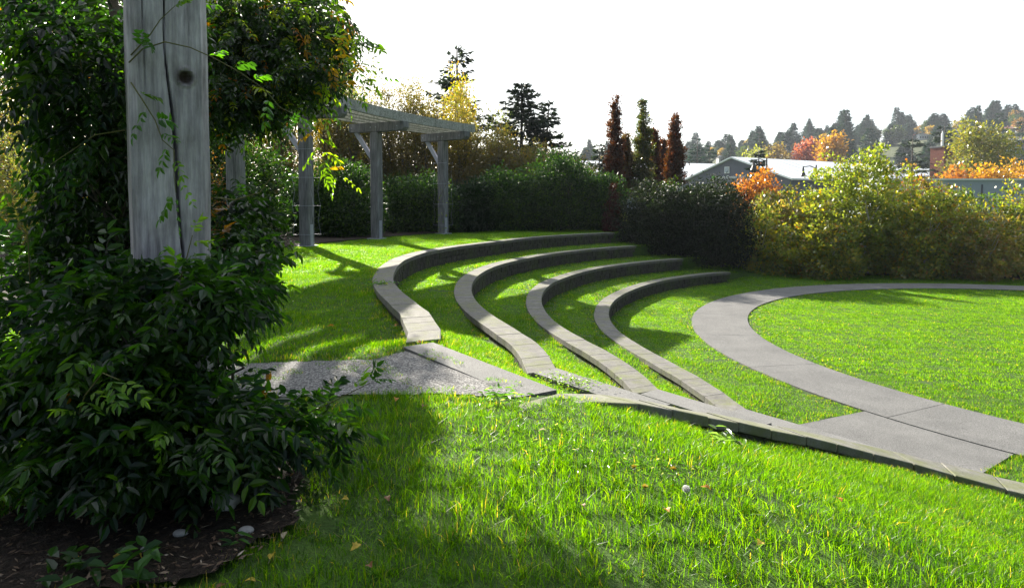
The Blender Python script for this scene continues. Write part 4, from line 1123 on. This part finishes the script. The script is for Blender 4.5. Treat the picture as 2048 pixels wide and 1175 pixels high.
lamp(1631, 330, 68, 1.35, 'dark street lamp with its arm out to the left over the white roof', 0)
lamp(1532, 316, 66, 1.3, 'dark street lamp partly behind the layered cedar', 0)

# ---------------------------------------------------------------- hill with houses and trees
def hillz(x, y):
    b = x / y                      # tangent of bearing
    u = sstep(150, 460, y)
    top = np.interp(b, [-.4, .0, .1, .3, .5, .61, .65, .8, 1.0], [10, 14, 24, 33, 42, 48, 50, 57, 62])
    return -4.2 + u * top
ys = np.concatenate([np.arange(150, 520, 12), [560, 640, 800]]); bs = np.linspace(-.5, 1.2, 70)
YY, BB = np.meshgrid(ys, bs, indexing='ij'); XX = YY * BB; ZZ = hillz(XX, np.minimum(YY, 470)) + 1.2 * np.sin(XX * .03) * np.sin(YY * .04) * sstep(170, 240, YY)
ih = np.arange(XX.size).reshape(XX.shape)
fh = np.stack([ih[:-1, :-1], ih[:-1, 1:], ih[1:, 1:], ih[1:, :-1]], -1).reshape(-1, 4)
tag(mesh('hill', np.stack([XX, YY, ZZ], -1).reshape(-1, 3), [fh], M['hill'], smooth=True), kind='structure')
HF = [((.016, .07, .06), 4), ((.035, .09, .05), 2)]
HC = [conifer('fir_tree', 'dark conifer in the mass on the far hillside', 0, 0, 0, 15, 5.0, HF, 'conifers on the far hillside', dens=.9, leafL=1.0, gap=.12),
      conifer('fir_tree', 'dark conifer in the mass on the far hillside', 0, 0, 0, 17, 4.6, HF, 'conifers on the far hillside', dens=.8, leafL=1.0, gap=.25),
      conifer('fir_tree', 'dark conifer in the mass on the far hillside', 0, 0, 0, 13, 5.2, HF, 'conifers on the far hillside', dens=1.0, leafL=1.1, gap=.1)]
def hdec(tints, label, group):
    root = thing('broadleaf_tree', label, 'tree', (0, 0, 0), group=group)
    bl = [(0, 0, 6.5, 3.2, 3.2, 3.4, 1)] + [(2 * math.cos(t), 2 * math.sin(t), random.uniform(4.5, 8), 1.8, 1.8, 1.9, .4) for t in range(6)]
    foliage('crown', bl, 150, .7, 12, 1.0, .7, tints, M['leaf'], root, shell=.3, bumpy=.4)
    mb = MB(); mb.tube([(0, 0, -1), (0, 0, 3.5), (0, 0, 8)], [.35, .28, .08], 6); mb.build('trunk', M['bark'], root)
    return root
HD = {'green': hdec([((.05, .08, .03), 2), ((.08, .10, .03), 1)], 'dull green broadleaf tree among the hillside conifers', 'green broadleaf trees on the far hillside'),
      'gold': hdec([((.40, .24, .04), 2), ((.3, .2, .05), 1)], 'golden broadleaf tree among the hillside conifers', 'golden trees on the far hillside'),
      'rust': hdec([((.28, .13, .06), 2), ((.2, .13, .06), 1)], 'rust brown broadleaf tree among the hillside conifers', 'rust coloured trees on the far hillside')}
usedC = [False] * 3; usedD = {k: False for k in HD}
def place(src, flag, x, y, z, rz, s_):
    if not flag: src.location = (x, y, z); src.rotation_euler = (0, 0, rz); src.scale = (s_, s_, s_); return src
    return copy_thing(src, (x, y, z), rz, s_)
cnt = 0
for i in range(290):
    y = float(rng.uniform(190, 470)) if i % 2 else float(rng.uniform(380, 475)); b_ = float(rng.uniform(.06, .86))
    if b_ < .35 and y < 300 and i % 3: continue
    x = y * b_; z = float(hillz(np.array(x), np.array(y))) - .5
    s_ = float(rng.uniform(.7, 1.3))
    if i % 5 < 3 or (y > 440 and i % 4):
        k_ = i % 3; c_ = place(HC[k_], usedC[k_], x, y, z, i * 1.3, s_); usedC[k_] = True
        c_.scale = (s_ * float(rng.uniform(.8, 1.6)), s_ * float(rng.uniform(.8, 1.6)), s_ * float(rng.uniform(.65, 1.15))); c_.rotation_euler = (float(rng.uniform(-.05, .05)), float(rng.uniform(-.05, .05)), i * 1.3)
    else:
        k_ = ['green', 'gold', 'green', 'rust', 'green'][(i // 3) % 5]; place(HD[k_], usedD[k_], x, y, z, i * 1.3, s_ * .8); usedD[k_] = True
# individually recognisable hill trees
PINK = [((.42, .10, .12), 3), ((.5, .16, .16), 1)]
tree('autumn_tree', 'pink red tree below the houses on the hill', 1609, 230, 280, at(1609, 325, 230).z - 2, 44, PINK, leaf=1.1, ncl=160, per=12, rcl=1.1, cb=.15)
tree('autumn_tree', 'bright golden yellow tree right of the pink one', 1660, 215, 270, at(1660, 330, 215).z - 2, 46, GOLD, leaf=1.1, ncl=200, per=12, rcl=1.1, cb=.12)
tree('autumn_tree', 'yellow green tree behind the layered cedar', 1505, 230, 302, at(1505, 330, 230).z - 2, 50, [((.3, .28, .08), 1), ((.2, .22, .08), 1)], leaf=1.1, ncl=120, per=12, rcl=1.1, cb=.1)
tree('autumn_tree', 'pale brown round tree right of the layered cedar', 1548, 235, 292, at(1548, 325, 235).z - 2, 44, [((.3, .18, .1), 1), ((.25, .18, .09), 1)], leaf=1.1, ncl=120, per=12, rcl=1.1, cb=.1)
for (px, D, yt, w_, lab) in [(1395, 180, 272, 8, 'broad dark spreading conifer left of the lettered gable'), (1420, 185, 285, 7, 'dark conifer touching the left of the gable'), (1462, 260, 286, 6, 'round topped conifer above the gable'),
                             (1150, 200, 298, 6, 'bluish conifer above the low white roof, leftmost'), (1195, 210, 295, 6, 'bluish conifer just left of the columnar trees'), (1318, 230, 282, 5, 'hazy conifer seen between the columnar trees'),
                             (1520, 240, 262, 5, 'tall hill conifer above the layered cedar'), (1635, 330, 262, 6, 'twin topped hill conifer above the pink tree'), (1684, 300, 248, 6, 'tall hill conifer behind the golden tree'), (1740, 280, 252, 8, 'large dark cone shaped conifer on the hill'),
                             (2000, 260, 222, 9, 'tall dark conifer at the top right of the hill'), (1985, 280, 232, 6, 'narrow conifer above the plane tree'), (2046, 230, 236, 8, 'dark conifer cut by the right picture edge')]:
    p = at(px, yt, D); zb = min(float(hillz(np.array(p.x), np.array(float(D)))) - 1, p.z - 9)
    conifer('fir_tree', lab, p.x, D, zb, p.z - zb, w_, HF, dens=1.0, leafL=1.0 * D / 240, gap=.12, whorls=20)
def house(px, py, D, wpx, hpx, roof, wall, label, rz=0, flat=False):
    D = 165.0
    while D < 458:
        p = at(px, py, D); H = hpx / F * D + 1.4
        if float(hillz(np.array(p.x), np.array(D))) >= p.z - H: break
        D += 3
    W = wpx / F * D; H += 1.5
    root = thing('house', label, 'house', (p.x, D, p.z - H - W * .1 + .2), rz, group='houses on the far hillside')
    mb = MB(); mb.box((0, 0, H / 2 + .0), (W, W * .5, H)); mb.build('wall', wall, root)
    mb = MB(); rh = .4 if flat else W * .14
    x_, y_ = W * .56, W * .33
    mb.add([(-x_, -y_, H), (x_, -y_, H), (x_, y_, H), (-x_, y_, H), (-x_ * (.98 if flat else .7), 0, H + rh), (x_ * (.98 if flat else .7), 0, H + rh)],
           [(0, 1, 5, 4), (2, 3, 4, 5), (1, 2, 5), (3, 0, 4), (3, 2, 1, 0)])
    ro = mb.build('roof', roof, root)
    mb = MB(); mb.box((W * .2, 0, H + rh * .9), (W * .06, W * .06, 1.6)); mb.build('chimney', M['brick'], ro)
    for q_ in (-.32, -.1, .12, .34):
        mb = MB(); mb.box((W * q_, -W * .25 - .03, H - 1.6), (W * .13, .1, 1.3)); mb.build('window', M['glass'], root)
house(1452, 313, 250, 34, 8, M['darkroof'], M['white'], 'grey roofed house just left of the gable peak')
house(1578, 291, 300, 24, 9, M['darkroof'], M['bluegrey'], 'dark roofed house on the hill left of the pink tree')
house(1588, 303, 260, 16, 9, M['roof'], M['white'], 'small white gabled house below the dark roofed one', R(60))
house(1790, 270, 300, 26, 10, M['roof'], M['white'], 'white pavilion roofed house at the left of the ridge houses')
house(1820, 268, 300, 44, 8, M['darkroof'], M['cream'], 'long cream house on the ridge above the flat cedar', flat=True)
house(1845, 268, 310, 20, 8, M['darkroof'], M['white'], 'short white house right of the long cream one', flat=True)
house(2010, 256, 270, 30, 12, M['redroof'], M['cream'], 'red roofed house above the plane tree')
house(2042, 250, 280, 28, 12, M['redroof'], M['bluegrey'], 'red roofed house at the right picture edge')
house(2032, 278, 220, 36, 12, M['cream'], M['brick'], 'house with white eaves and dark red walls at the right edge')
house(1940, 292, 240, 22, 8, M['darkroof'], M['cream'], 'cream house half hidden left of the plane tree')

# ---------------------------------------------------------------- grass
def grass_mat():
    m, n, out = mat_base('grass_blade')
    a = node(n, 'ShaderNodeAttribute'); a.attribute_name = 'tint'
    f = noise(n, 1.6, 4, .6); f2 = noise(n, .5, 2, .5)
    c = mixc(n, .8, a.outputs['Color'], ramp(n, f, [(.3, (.62, .72, .7)), (.5, (1, 1, 1)), (.7, (1.0, .98, 1.0))]), 'MULTIPLY')
    p = node(n, 'ShaderNodeBsdfPrincipled'); n.links.new(c, p.inputs['Base Color']); p.inputs['Roughness'].default_value = .4; p.inputs['Specular IOR Level'].default_value = .35
    t = node(n, 'ShaderNodeBsdfTranslucent')
    n.links.new(mixc(n, 1.0, c, (3.5, 3.0, .25), 'MULTIPLY'), t.inputs[0])
    mx = node(n, 'ShaderNodeMixShader'); mx.inputs[0].default_value = .6
    n.links.new(p.outputs[0], mx.inputs[1]); n.links.new(t.outputs[0], mx.inputs[2]); n.links.new(mx.outputs[0], out.inputs[0])
    return m
M['grass'] = grass_mat()
GT_ = [((.070, .19, .004), 5), ((.105, .23, .004), 3), ((.03, .10, .006), 4), ((.40, .34, .20), .12), ((.16, .24, .02), .5)]
pcol = bpy.data.collections.new('grass_patches')
patch_objs = []
def patch(size, nb, hmin, hmax, wd, lean=.35, round_=False, tints=GT_):
    if round_:
        rr_ = np.sqrt(rng.uniform(0, 1, nb)) * size / 2; tt = rng.uniform(0, 6.28, nb); P = np.stack([rr_ * np.cos(tt), rr_ * np.sin(tt), np.zeros(nb)], -1)
    else:
        P = np.stack([rng.uniform(-.5, .5, nb) * size * 1.12, rng.uniform(-.5, .5, nb) * size * 1.12, np.zeros(nb)], -1)
    P[:, 2] = -.01
    h = rng.uniform(hmin, hmax, nb)[:, None] * (1 + .3 * (rng.uniform(size=(nb, 1)) < .06))
    t = rng.uniform(0, 6.28, nb); s_ = np.stack([np.cos(t), np.sin(t), np.zeros(nb)], -1)
    t2 = rng.uniform(0, 6.28, nb); ld = np.stack([np.cos(t2), np.sin(t2), np.zeros(nb)], -1) * (np.abs(rng.normal(0, lean, nb))[:, None])
    up = np.array([0, 0, 1.0])
    mid = P + (up * .55 + ld * .35) * h; tip = P + (up * .95 + ld * 1.1) * h
    ww = wd * rng.uniform(.6, 1.2, nb)[:, None]
    V = np.stack([P - s_ * ww * .5, P + s_ * ww * .5, mid + s_ * ww * .42, mid - s_ * ww * .42, tip], 1).reshape(-1, 3)
    b_ = np.arange(nb) * 5
    q4 = np.stack([b_, b_ + 1, b_ + 2, b_ + 3], -1); q3 = np.stack([b_ + 3, b_ + 2, b_ + 4], -1)
    tt_ = pick(tints, nb, .3) / DARKEN * .72
    o = mesh('grass_patch', V, [q4, q3], M['grass'], tint=np.concatenate([tt_, tt_]))
    COL.objects.unlink(o); pcol.objects.link(o); o.name = 'patch_%02d' % len(patch_objs); patch_objs.append(o)
for i in range(4): patch(.25, 420, .03, .082, .0036, lean=.6)            # 0-3 near, longer
for i in range(3): patch(.25, 260, .03, .062, .0048, lean=.45)           # 4-6 middle, mown
for i in range(3): patch(.5, 760, .028, .05, .0085, lean=.6, tints=[((t[0] * 1.25, t[1] * 1.2, t[2]), w_) for t, w_ in GT_])             # 7-9 far
for i in range(3): patch(.09, 22, .03, .075, .004, round_=True) # 10-12 tufts
for i in range(2): patch(.14, 24, .03, .055, .008, round_=True) # 13-14 far tufts
def is_grass(x, y):
    r = np.hypot(x - C[0], y - C[1])
    return ~(in_path(x, y, .0) | in_strip(x, y, .0) | in_wall(x, y, .0) | in_gravel(x, y) | in_mulch(x, y)) & (r < 24)
def grid(x0, x1, y0, y1, s_):
    xs, ys = np.meshgrid(np.arange(x0, x1, s_), np.arange(y0, y1, s_), indexing='ij'); return xs.ravel(), ys.ravel()
pts = []; ids = []; scl = []
def lod(x, y, s_, sel, pid, sc_h=(1.0, 1.0), edge=None):
    xs, ys = grid(x[0], x[1], y[0], y[1], s_)
    xs = xs + rng.uniform(-.1, .1, len(xs)) * s_; ys = ys + rng.uniform(-.1, .1, len(ys)) * s_
    D = np.hypot(xs, ys); ok = sel(D, xs, ys) & (np.abs(xs) < ys * 1.0 + 3.0)
    xs, ys = xs[ok], ys[ok]
    h = s_ * .5
    full = np.ones(len(xs), bool)
    for dx in (-h, 0, h):
        for dy in (-h, 0, h): full &= is_grass(xs + dx, ys + dy)
    # steep step between corners -> tufts instead
    zz = np.stack([zterr(xs + a_, ys + b_) for a_ in (-h, h) for b_ in (-h, h)])
    full &= (zz.max(0) - zz.min(0)) < .16 * s_ / .25
    n_ = full.sum()
    P = np.stack([xs[full], ys[full], zterr(xs[full], ys[full])], -1)
    pts.append(P); ids.append(rng.choice(pid, n_)); scl.append(rng.uniform(sc_h[0], sc_h[1], n_))
    part = ~full
    ex, ey = xs[part], ys[part]
    k = edge[1]
    ex = np.repeat(ex, k) + rng.uniform(-h, h, len(ex) * k); ey = np.repeat(ey, k) + rng.uniform(-h, h, len(ey) * k)
    g_ = is_grass(ex, ey); ex, ey = ex[g_], ey[g_]
    pts.append(np.stack([ex, ey, zterr(ex, ey)], -1)); ids.append(rng.choice(edge[0], len(ex))); scl.append(rng.uniform(.7, 1.1, len(ex)))
nearsel = lambda D, x, y: (D < 6.8) & (cheek_side(x, y) < .2)
midsel = lambda D, x, y: (D < 12) & ~nearsel(D, x, y)
lod((-4, 8), (.6, 8), .23, nearsel, [0, 1, 2, 3], (.85, 1.15), ([10, 11, 12], 14))
lod((-8, 14), (3, 13), .23, midsel, [4, 5, 6], (.85, 1.15), ([10, 11, 12], 12))
lod((-12, 32), (5, 34), .46, lambda D, x, y: D >= 12, [7, 8, 9], (.9, 1.1), ([13, 14], 24))
# sparse weeds through the gravel and the strip joints
gx = rng.uniform(-4, .2, 900); gy = rng.uniform(3.7, 5.6, 900); gg = in_gravel(gx, gy) & (np.sin(gx * 5 + 1) * np.sin(gy * 6 + gx * 2) + rng.uniform(-.6, .6, 900) > .35)
gx, gy = gx[gg], gy[gg]; pts.append(np.stack([gx, gy, zterr(gx, gy) + .03], -1)); ids.append(rng.choice([10, 11, 12], len(gx))); scl.append(rng.uniform(.25, .5, len(gx)))
P = np.concatenate(pts); ids = np.concatenate(ids); scl = np.concatenate(scl)
# height variation in broad waves near the camera
wv = .85 + .3 * np.sin(P[:, 0] * 2.3 + 1) * np.sin(P[:, 1] * 2.9) + .12 * np.sin(P[:, 0] * 7) * np.sin(P[:, 1] * 6 + 2)
wv = wv - .35 * (np.sin(P[:, 0] * 3.7 + P[:, 1] * 2.1 + 2) * np.sin(P[:, 1] * 4.3 - P[:, 0] * 1.9) > .6)
scl = scl * np.clip(wv, .5, 1.25)
me = bpy.data.meshes.new('grass'); me.vertices.add(len(P)); me.vertices.foreach_set('co', P.astype(np.float32).ravel())
a = me.attributes.new('pid', 'INT', 'POINT'); a.data.foreach_set('value', ids.astype(np.int32))
# orientation: align with the slope, plus random quarter turns
e = .12
gx_ = (zterr(P[:, 0] + e, P[:, 1]) - zterr(P[:, 0] - e, P[:, 1])) / (2 * e); gy_ = (zterr(P[:, 0], P[:, 1] + e) - zterr(P[:, 0], P[:, 1] - e)) / (2 * e)
gx_ = np.clip(gx_, -.45, .45); gy_ = np.clip(gy_, -.45, .45)
rot = np.zeros((len(P), 3), np.float32); yaw = rng.integers(0, 4, len(P)) * math.pi / 2
for i in range(len(P)):
    nrm = Vector((-gx_[i], -gy_[i], 1)).normalized()
    q_ = Vector((0, 0, 1)).rotation_difference(nrm).to_matrix() @ Matrix.Rotation(yaw[i], 3, 'Z')
    rot[i] = q_.to_euler()
a = me.attributes.new('rot', 'FLOAT_VECTOR', 'POINT'); a.data.foreach_set('vector', rot.ravel())
S3 = np.ones((len(P), 3), np.float32); S3[:, 2] = scl
a = me.attributes.new('scl', 'FLOAT_VECTOR', 'POINT'); a.data.foreach_set('vector', S3.ravel())
go = bpy.data.objects.new('grass', me); COL.objects.link(go); tag(go, 'short bright green lawn grass', 'grass', kind='stuff')
ng = bpy.data.node_groups.new('scatter', 'GeometryNodeTree')
ng.interface.new_socket('Geometry', in_out='INPUT', socket_type='NodeSocketGeometry'); ng.interface.new_socket('Geometry', in_out='OUTPUT', socket_type='NodeSocketGeometry')
gi = ng.nodes.new('NodeGroupInput'); gout = ng.nodes.new('NodeGroupOutput')
iop = ng.nodes.new('GeometryNodeInstanceOnPoints'); ci_ = ng.nodes.new('GeometryNodeCollectionInfo')
ci_.inputs['Collection'].default_value = pcol; ci_.inputs['Separate Children'].default_value = True; ci_.inputs['Reset Children'].default_value = True
ng.links.new(gi.outputs[0], iop.inputs['Points']); ng.links.new(ci_.outputs[0], iop.inputs['Instance']); iop.inputs['Pick Instance'].default_value = True
def named(nm, dt):
    x = ng.nodes.new('GeometryNodeInputNamedAttribute'); x.data_type = dt; x.inputs[0].default_value = nm; return x.outputs[0]
ng.links.new(named('pid', 'INT'), iop.inputs['Instance Index']); ng.links.new(named('scl', 'FLOAT_VECTOR'), iop.inputs['Scale'])
ng.links.new(named('rot', 'FLOAT_VECTOR'), iop.inputs['Rotation'])
ng.links.new(iop.outputs[0], gout.inputs[0])
md = go.modifiers.new('scatter', 'NODES'); md.node_group = ng

# ---------------------------------------------------------------- small things on the ground
def gp(px, py, lift=0.0):
    a_ = at(px, py, 1.0) - Vector((0, 0, EYE)); t = .8
    while t < 60:
        p = a_ * t + Vector((0, 0, EYE))
        if p.z <= float(zterr(np.array(p.x), np.array(p.y))) + lift: return p
        t += .01
    return p
OUT = [(0, 0), (.12, .10), (.30, .12), (.26, .30), (.48, .26), (.62, .38), (.66, .20), (.82, .14), (1.0, 0), (.82, -.14), (.66, -.2), (.62, -.38), (.48, -.26), (.26, -.3), (.30, -.12), (.12, -.10)]
OV = [(0, 0), (.15, .14), (.35, .24), (.6, .24), (.82, .13), (1, 0), (.82, -.13), (.6, -.24), (.35, -.24), (.15, -.14)]
def fallen(px, py, size, col, label, lift, group='fallen autumn leaves on the grass', lobed=True):
    p = gp(px, py, lift); o_ = OUT if lobed else OV
    V = [(x * size - size / 2, y * size, .25 * size * (abs(y) * 2) ** 1.5 + .12 * size * math.sin(x * 4)) for x, y in o_]
    V += [(x * size - size / 2, 0, -.01 * size + .12 * size * math.sin(x * 4)) for x in (.3, .6)]
    n_ = len(o_); h_ = n_ // 2; fs = []
    m_ = n_; m2 = n_ + 1
    up = list(range(0, h_ + 1)); dn = [0] + list(range(n_ - 1, h_ - 1, -1))
    k1 = len(up) // 2
    mb = MB(); mb.add([Vector(v) for v in V], [tuple([m_] + up[:k1 + 1][::-1])[:], tuple([m2, m_] + [up[k1]] + up[k1 + 1:])[::-1] if False else tuple([m2] + up[k1:][::-1]), (m_, up[k1], m2), tuple([m_] + dn[:k1 + 1]), tuple([m2] + dn[k1:]), (m_, m2, dn[k1])])
    mt = bpy.data.materials.get('fallen_%s' % col[0]) or leaf_flat('fallen_%s' % col[0], col[1])
    root = thing('fallen_leaf', label, 'leaf', tuple(p), random.uniform(0, 6.28), group=group)
    o = mb.build('blade', mt, root); o.rotation_euler = (random.uniform(-.35, .35), random.uniform(-.4, .2), 0)
    mb = MB(); mb.tube([(-size / 2 - size * .45, 0, -.003), (-size / 2, 0, 0)], .0012, 4); s_ = mb.build('stalk', M['bark'], root)
def leaf_flat(name, c):
    m, n, out = mat_base(name)
    p = node(n, 'ShaderNodeBsdfPrincipled'); f = noise(n, 60, 4, .6)
    cc = ramp(n, f, [(.3, tuple(v * .6 for v in c)), (.7, c)]); n.links.new(cc, p.inputs['Base Color']); p.inputs['Roughness'].default_value = .55
    t = node(n, 'ShaderNodeBsdfTranslucent'); n.links.new(cc, t.inputs[0])
    mx = node(n, 'ShaderNodeMixShader'); mx.inputs[0].default_value = .4
    n.links.new(p.outputs[0], mx.inputs[1]); n.links.new(t.outputs[0], mx.inputs[2]); n.links.new(mx.outputs[0], out.inputs[0]); return m
CO = ('orange', (.62, .26, .02)); CY = ('yellow', (.62, .45, .05)); CB = ('brown', (.25, .11, .04)); CT_ = ('tan', (.55, .45, .3))
FL = [(662, 652, .09, CO, 'orange leaf in the middle of the upper lawn', .05), (793, 650, .06, CO, 'orange leaf just left of the top seat wall end', .05), (838, 684, .05, CO, 'small orange leaf at the end of the top seat wall', .04),
      (712, 1093, .045, CY, 'yellow leaf low in the dark foreground grass', .06), (690, 997, .04, CY, 'yellow leaf in the shaded grass right of the vine', .06), (775, 996, .04, CB, 'brown leaf in the shaded grass, right of a yellow one', .06),
      (1412, 975, .045, CO, 'bright orange leaf right of the dandelion clock', .07), (1334, 1019, .04, CO, 'orange leaf below the dandelion clock', .07), (1678, 998, .04, CO, 'orange leaf on the grass below the slab wall', .07),
      (792, 798, .05, CO, 'orange leaf at the gravel path edge', .05), (848, 812, .05, CB, 'brown leaf in the sunlit grass below the gravel', .06), (1165, 1010, .035, CB, 'small brown leaf near the middle of the foreground grass', .07),
      (740, 1130, .04, CB, 'brown leaf nearest the bottom edge, left of centre', .06), (1520, 1085, .04, CY, 'pale yellow leaf in the lower right grass', .07), (700, 716, .05, CO, 'orange leaf at the upper edge of the gravel path', .04),
      (1085, 860, .05, CT_, 'dry tan leaf standing in the sunny grass', .07), (1480, 888, .07, CT_, 'dry pale leaf lying by the dark slab shadow', .05), (1600, 930, .03, CB, 'small brown leaf in the grass under the slabs', .06),
      (1222, 800, .05, CB, 'brown leaf lying on the first concrete strip', .02), (945, 660, .05, CO, 'orange speck of a leaf on the second terrace', .05), (1010, 560, .05, CO, 'small leaf on the upper terrace grass', .05)]
for f in FL: fallen(*f)
for (px, py, sz, c, lab) in [(238, 1115, .055, CY, 'yellow leaf on the mulch, left of its neighbour'), (285, 1110, .05, CY, 'yellow leaf lying on the mulch beside another'), (150, 1118, .04, CY, 'small yellow leaf at the left of the mulch'), (545, 1110, .05, CY, 'pale yellow leaf at the right edge of the mulch'),
                             (570, 1068, .045, CT_, 'tan leaf at the upper right of the mulch'), (500, 1160, .04, CY, 'cream leaf at the bottom of the mulch'), (440, 1172, .04, CB, 'brown leaf at the bottom picture edge on the mulch')]:
    fallen(px, py, sz, c, lab, .03, 'fallen leaves on the mulch', False)
def stone(px, py, r, label):
    p = gp(px, py, .03); root = thing('stone', label, 'stone', (p.x, p.y, p.z + r * .3), group='stones on the mulch')
    bm = __import__('bmesh').new(); __import__('bmesh').ops.create_icosphere(bm, subdivisions=3, radius=r)
    for v in bm.verts:
        n_ = math.sin(v.co.x * 90 + px) * .12 + math.sin(v.co.y * 70 + v.co.z * 60) * .12; v.co *= 1 + n_; v.co.z *= .62; v.co.x *= 1.2
    me_ = bpy.data.meshes.new('stone_body'); bm.to_mesh(me_); me_.materials.append(M['stone'])
    for pl in me_.polygons: pl.use_smooth = True
    o = bpy.data.objects.new('stone_body', me_); COL.objects.link(o); o.parent = root
stone(362, 1070, .022, 'dark rounded stone in the middle of the mulch'); stone(492, 1066, .024, 'pale rounded stone right of the middle of the mulch'); stone(292, 1100, .014, 'small grey stone between the yellow leaves'); stone(452, 1010, .05, 'light stone half hidden at the foot of the vine')
# dandelions
def dandelion_clock(px, py):
    p = gp(px, py + 36, .0); root = thing('dandelion_clock', 'round white dandelion seed head in the foreground grass', 'flower', (p.x, p.y, p.z))
    H_ = .115; mb = MB(); mb.tube([(0, 0, 0), (.005, 0, H_ * .6), (0, 0, H_)], .002, 5); mb.build('stem', M['stem'], root); root.scale = (.78, .78, .78)
    n_ = 260; d = rdir(n_); c0 = np.array([0, 0, H_])
    st = leaf6(np.repeat(c0[None], n_, 0), d, rdir(n_), .017, .0007)
    tips = c0 + d * .016; K = 7
    T = np.repeat(tips, K, 0); DD = unit(np.repeat(d, K, 0) * .45 + rdir(n_ * K))
    q_ = quadleaf(T, DD, np.repeat(d, K, 0), .0065, .0009)
    V = np.concatenate([st[0], q_[0]]); Fq = np.concatenate([st[1], q_[1] + len(st[0])])
    mesh('seed_head', V, [Fq], M['pappus'], root)
M['pappus'] = leaf_flat('pappus', (.8, .8, .78))
dandelion_clock(1372, 984)
def dandelion(px, py, label):
    p = gp(px, py + 20, 0); root = thing('dandelion_flower', label, 'flower', tuple(p), group='yellow dandelions by the seed head')
    mb = MB(); mb.tube([(0, 0, 0), (0, 0, .075)], .002, 5); mb.build('stem', M['stem'], root)
    n_ = 70; d = unit(rdir(n_) * np.array([1, 1, .35]) + np.array([0, 0, .35])); P_ = np.repeat(np.array([[0, 0, .075]]), n_, 0)
    V, Fq = leaf6(P_, d, unit(rdir(n_) + np.array([0, 0, 2])), .015, .004); mesh('petals', V, [Fq], bpy.data.materials['fallen_yellow'], root)
dandelion(1268, 946, 'yellow dandelion flower left above the seed head'); dandelion(1290, 988, 'yellow dandelion flower left of the seed head'); dandelion(1346, 950, 'yellow dandelion bud just above the seed head')
def weed(px, py, n_, L, label, tints, W_=.35, spread=.12):
    p = gp(px, py, 0); root = thing('weed_plant', label, 'plant', (p.x, p.y, p.z + .02), group='broad leaved weeds in the lawn')
    P_ = np.stack([rng.normal(0, spread, n_), rng.normal(0, spread, n_), rng.uniform(.02, .07, n_)], -1)
    d = unit(np.stack([rng.normal(size=n_), rng.normal(size=n_), rng.uniform(.1, .6, n_)], -1))
    V, Fq = leaf6(P_, d, unit(rdir(n_) * .5 + np.array([0, 0, 1])), L * rng.uniform(.6, 1.2, n_), L * W_, droop=.4)
    mesh('leaves', V, [Fq], M['vine'], root, tint=np.repeat(pick(tints, n_, .3), 2, 0))
WT_ = [((.06, .14, .03), 4), ((.12, .2, .06), 2), ((.5, .45, .38), .35)]
weed(1090, 868, 70, .022, 'pale tipped clover patch in the sunny grass', WT_); weed(1110, 925, 110, .022, 'broad leaved weed patch in the middle of the foreground', WT_); weed(1225, 920, 110, .022, 'weed patch left of the dandelions', WT_)
weed(1320, 960, 110, .024, 'weed rosette around the dandelion clock', WT_, .3, .08); weed(1442, 893, 26, .09, 'grey green rosette of long leaves below the slabs', [((.12, .18, .12), 1)], .22, .05)
weed(1010, 815, 60, .05, 'tuft of weeds beside the first slab', WT_, .3, .08); weed(1130, 775, 260, .03, 'low yellow green weeds between the first two strips', [((.16, .24, .03), 1)], .5, .16)
weed(790, 590, 120, .06, 'leafy weeds against the left side of the top seat wall', WT_, .4, .16); weed(762, 575, 60, .06, 'taller weeds at the bend of the top seat wall', WT_, .4, .1)
weed(468, 1108, 9, .06, 'small long leaved plant growing in the mulch', [((.05, .12, .05), 1)], .2, .012)
weed(150, 1165, 22, .075, 'lobed green leaves at the bottom left picture edge', [((.035, .09, .02), 1)], .4, .04); weed(255, 1165, 22, .07, 'green leaf cluster at the bottom edge right of the first one', [((.05, .13, .03), 1)], .45, .05)
# wood chips and litter on the mulch
n_ = 1600; t_ = rng.uniform(0, 6.28, n_); q_ = np.sqrt(rng.uniform(0, 1, n_)); cx_ = -1.42 + .6 * q_ * np.cos(t_); cy_ = 2.5 + .66 * q_ * np.sin(t_)
P_ = np.stack([cx_, cy_, zterr(cx_, cy_) + .035 + rng.uniform(0, .012, n_)], -1); d = unit(np.stack([rng.normal(size=n_), rng.normal(size=n_), rng.normal(0, .15, n_)], -1))
V, Fq = quadleaf(P_, d, unit(rdir(n_) * .5 + np.array([0, 0, 1])), rng.uniform(.01, .05, n_), rng.uniform(.004, .012, n_))
o = mesh('wood_chips', V, [Fq], M['needle'], tint=pick([((.14, .09, .06), 4), ((.3, .22, .16), 1), ((.06, .04, .03), 4), ((.5, .42, .34), .3)], n_, .3)); tag(o, 'brown bark chips and litter on the mulch', 'wood chips', kind='stuff')

# ---------------------------------------------------------------- thin autumn haze
mb = MB(); mb.box((180, 260, 44), (1000, 620, 110))
m, n, out = mat_base('haze_air'); pv = node(n, 'ShaderNodeVolumePrincipled'); pv.inputs['Color'].default_value = (.82, .9, 1.0, 1); pv.inputs['Density'].default_value = .00024
n.links.new(pv.outputs[0], out.inputs['Volume'])
tag(mb.build('haze', m), kind='stuff')
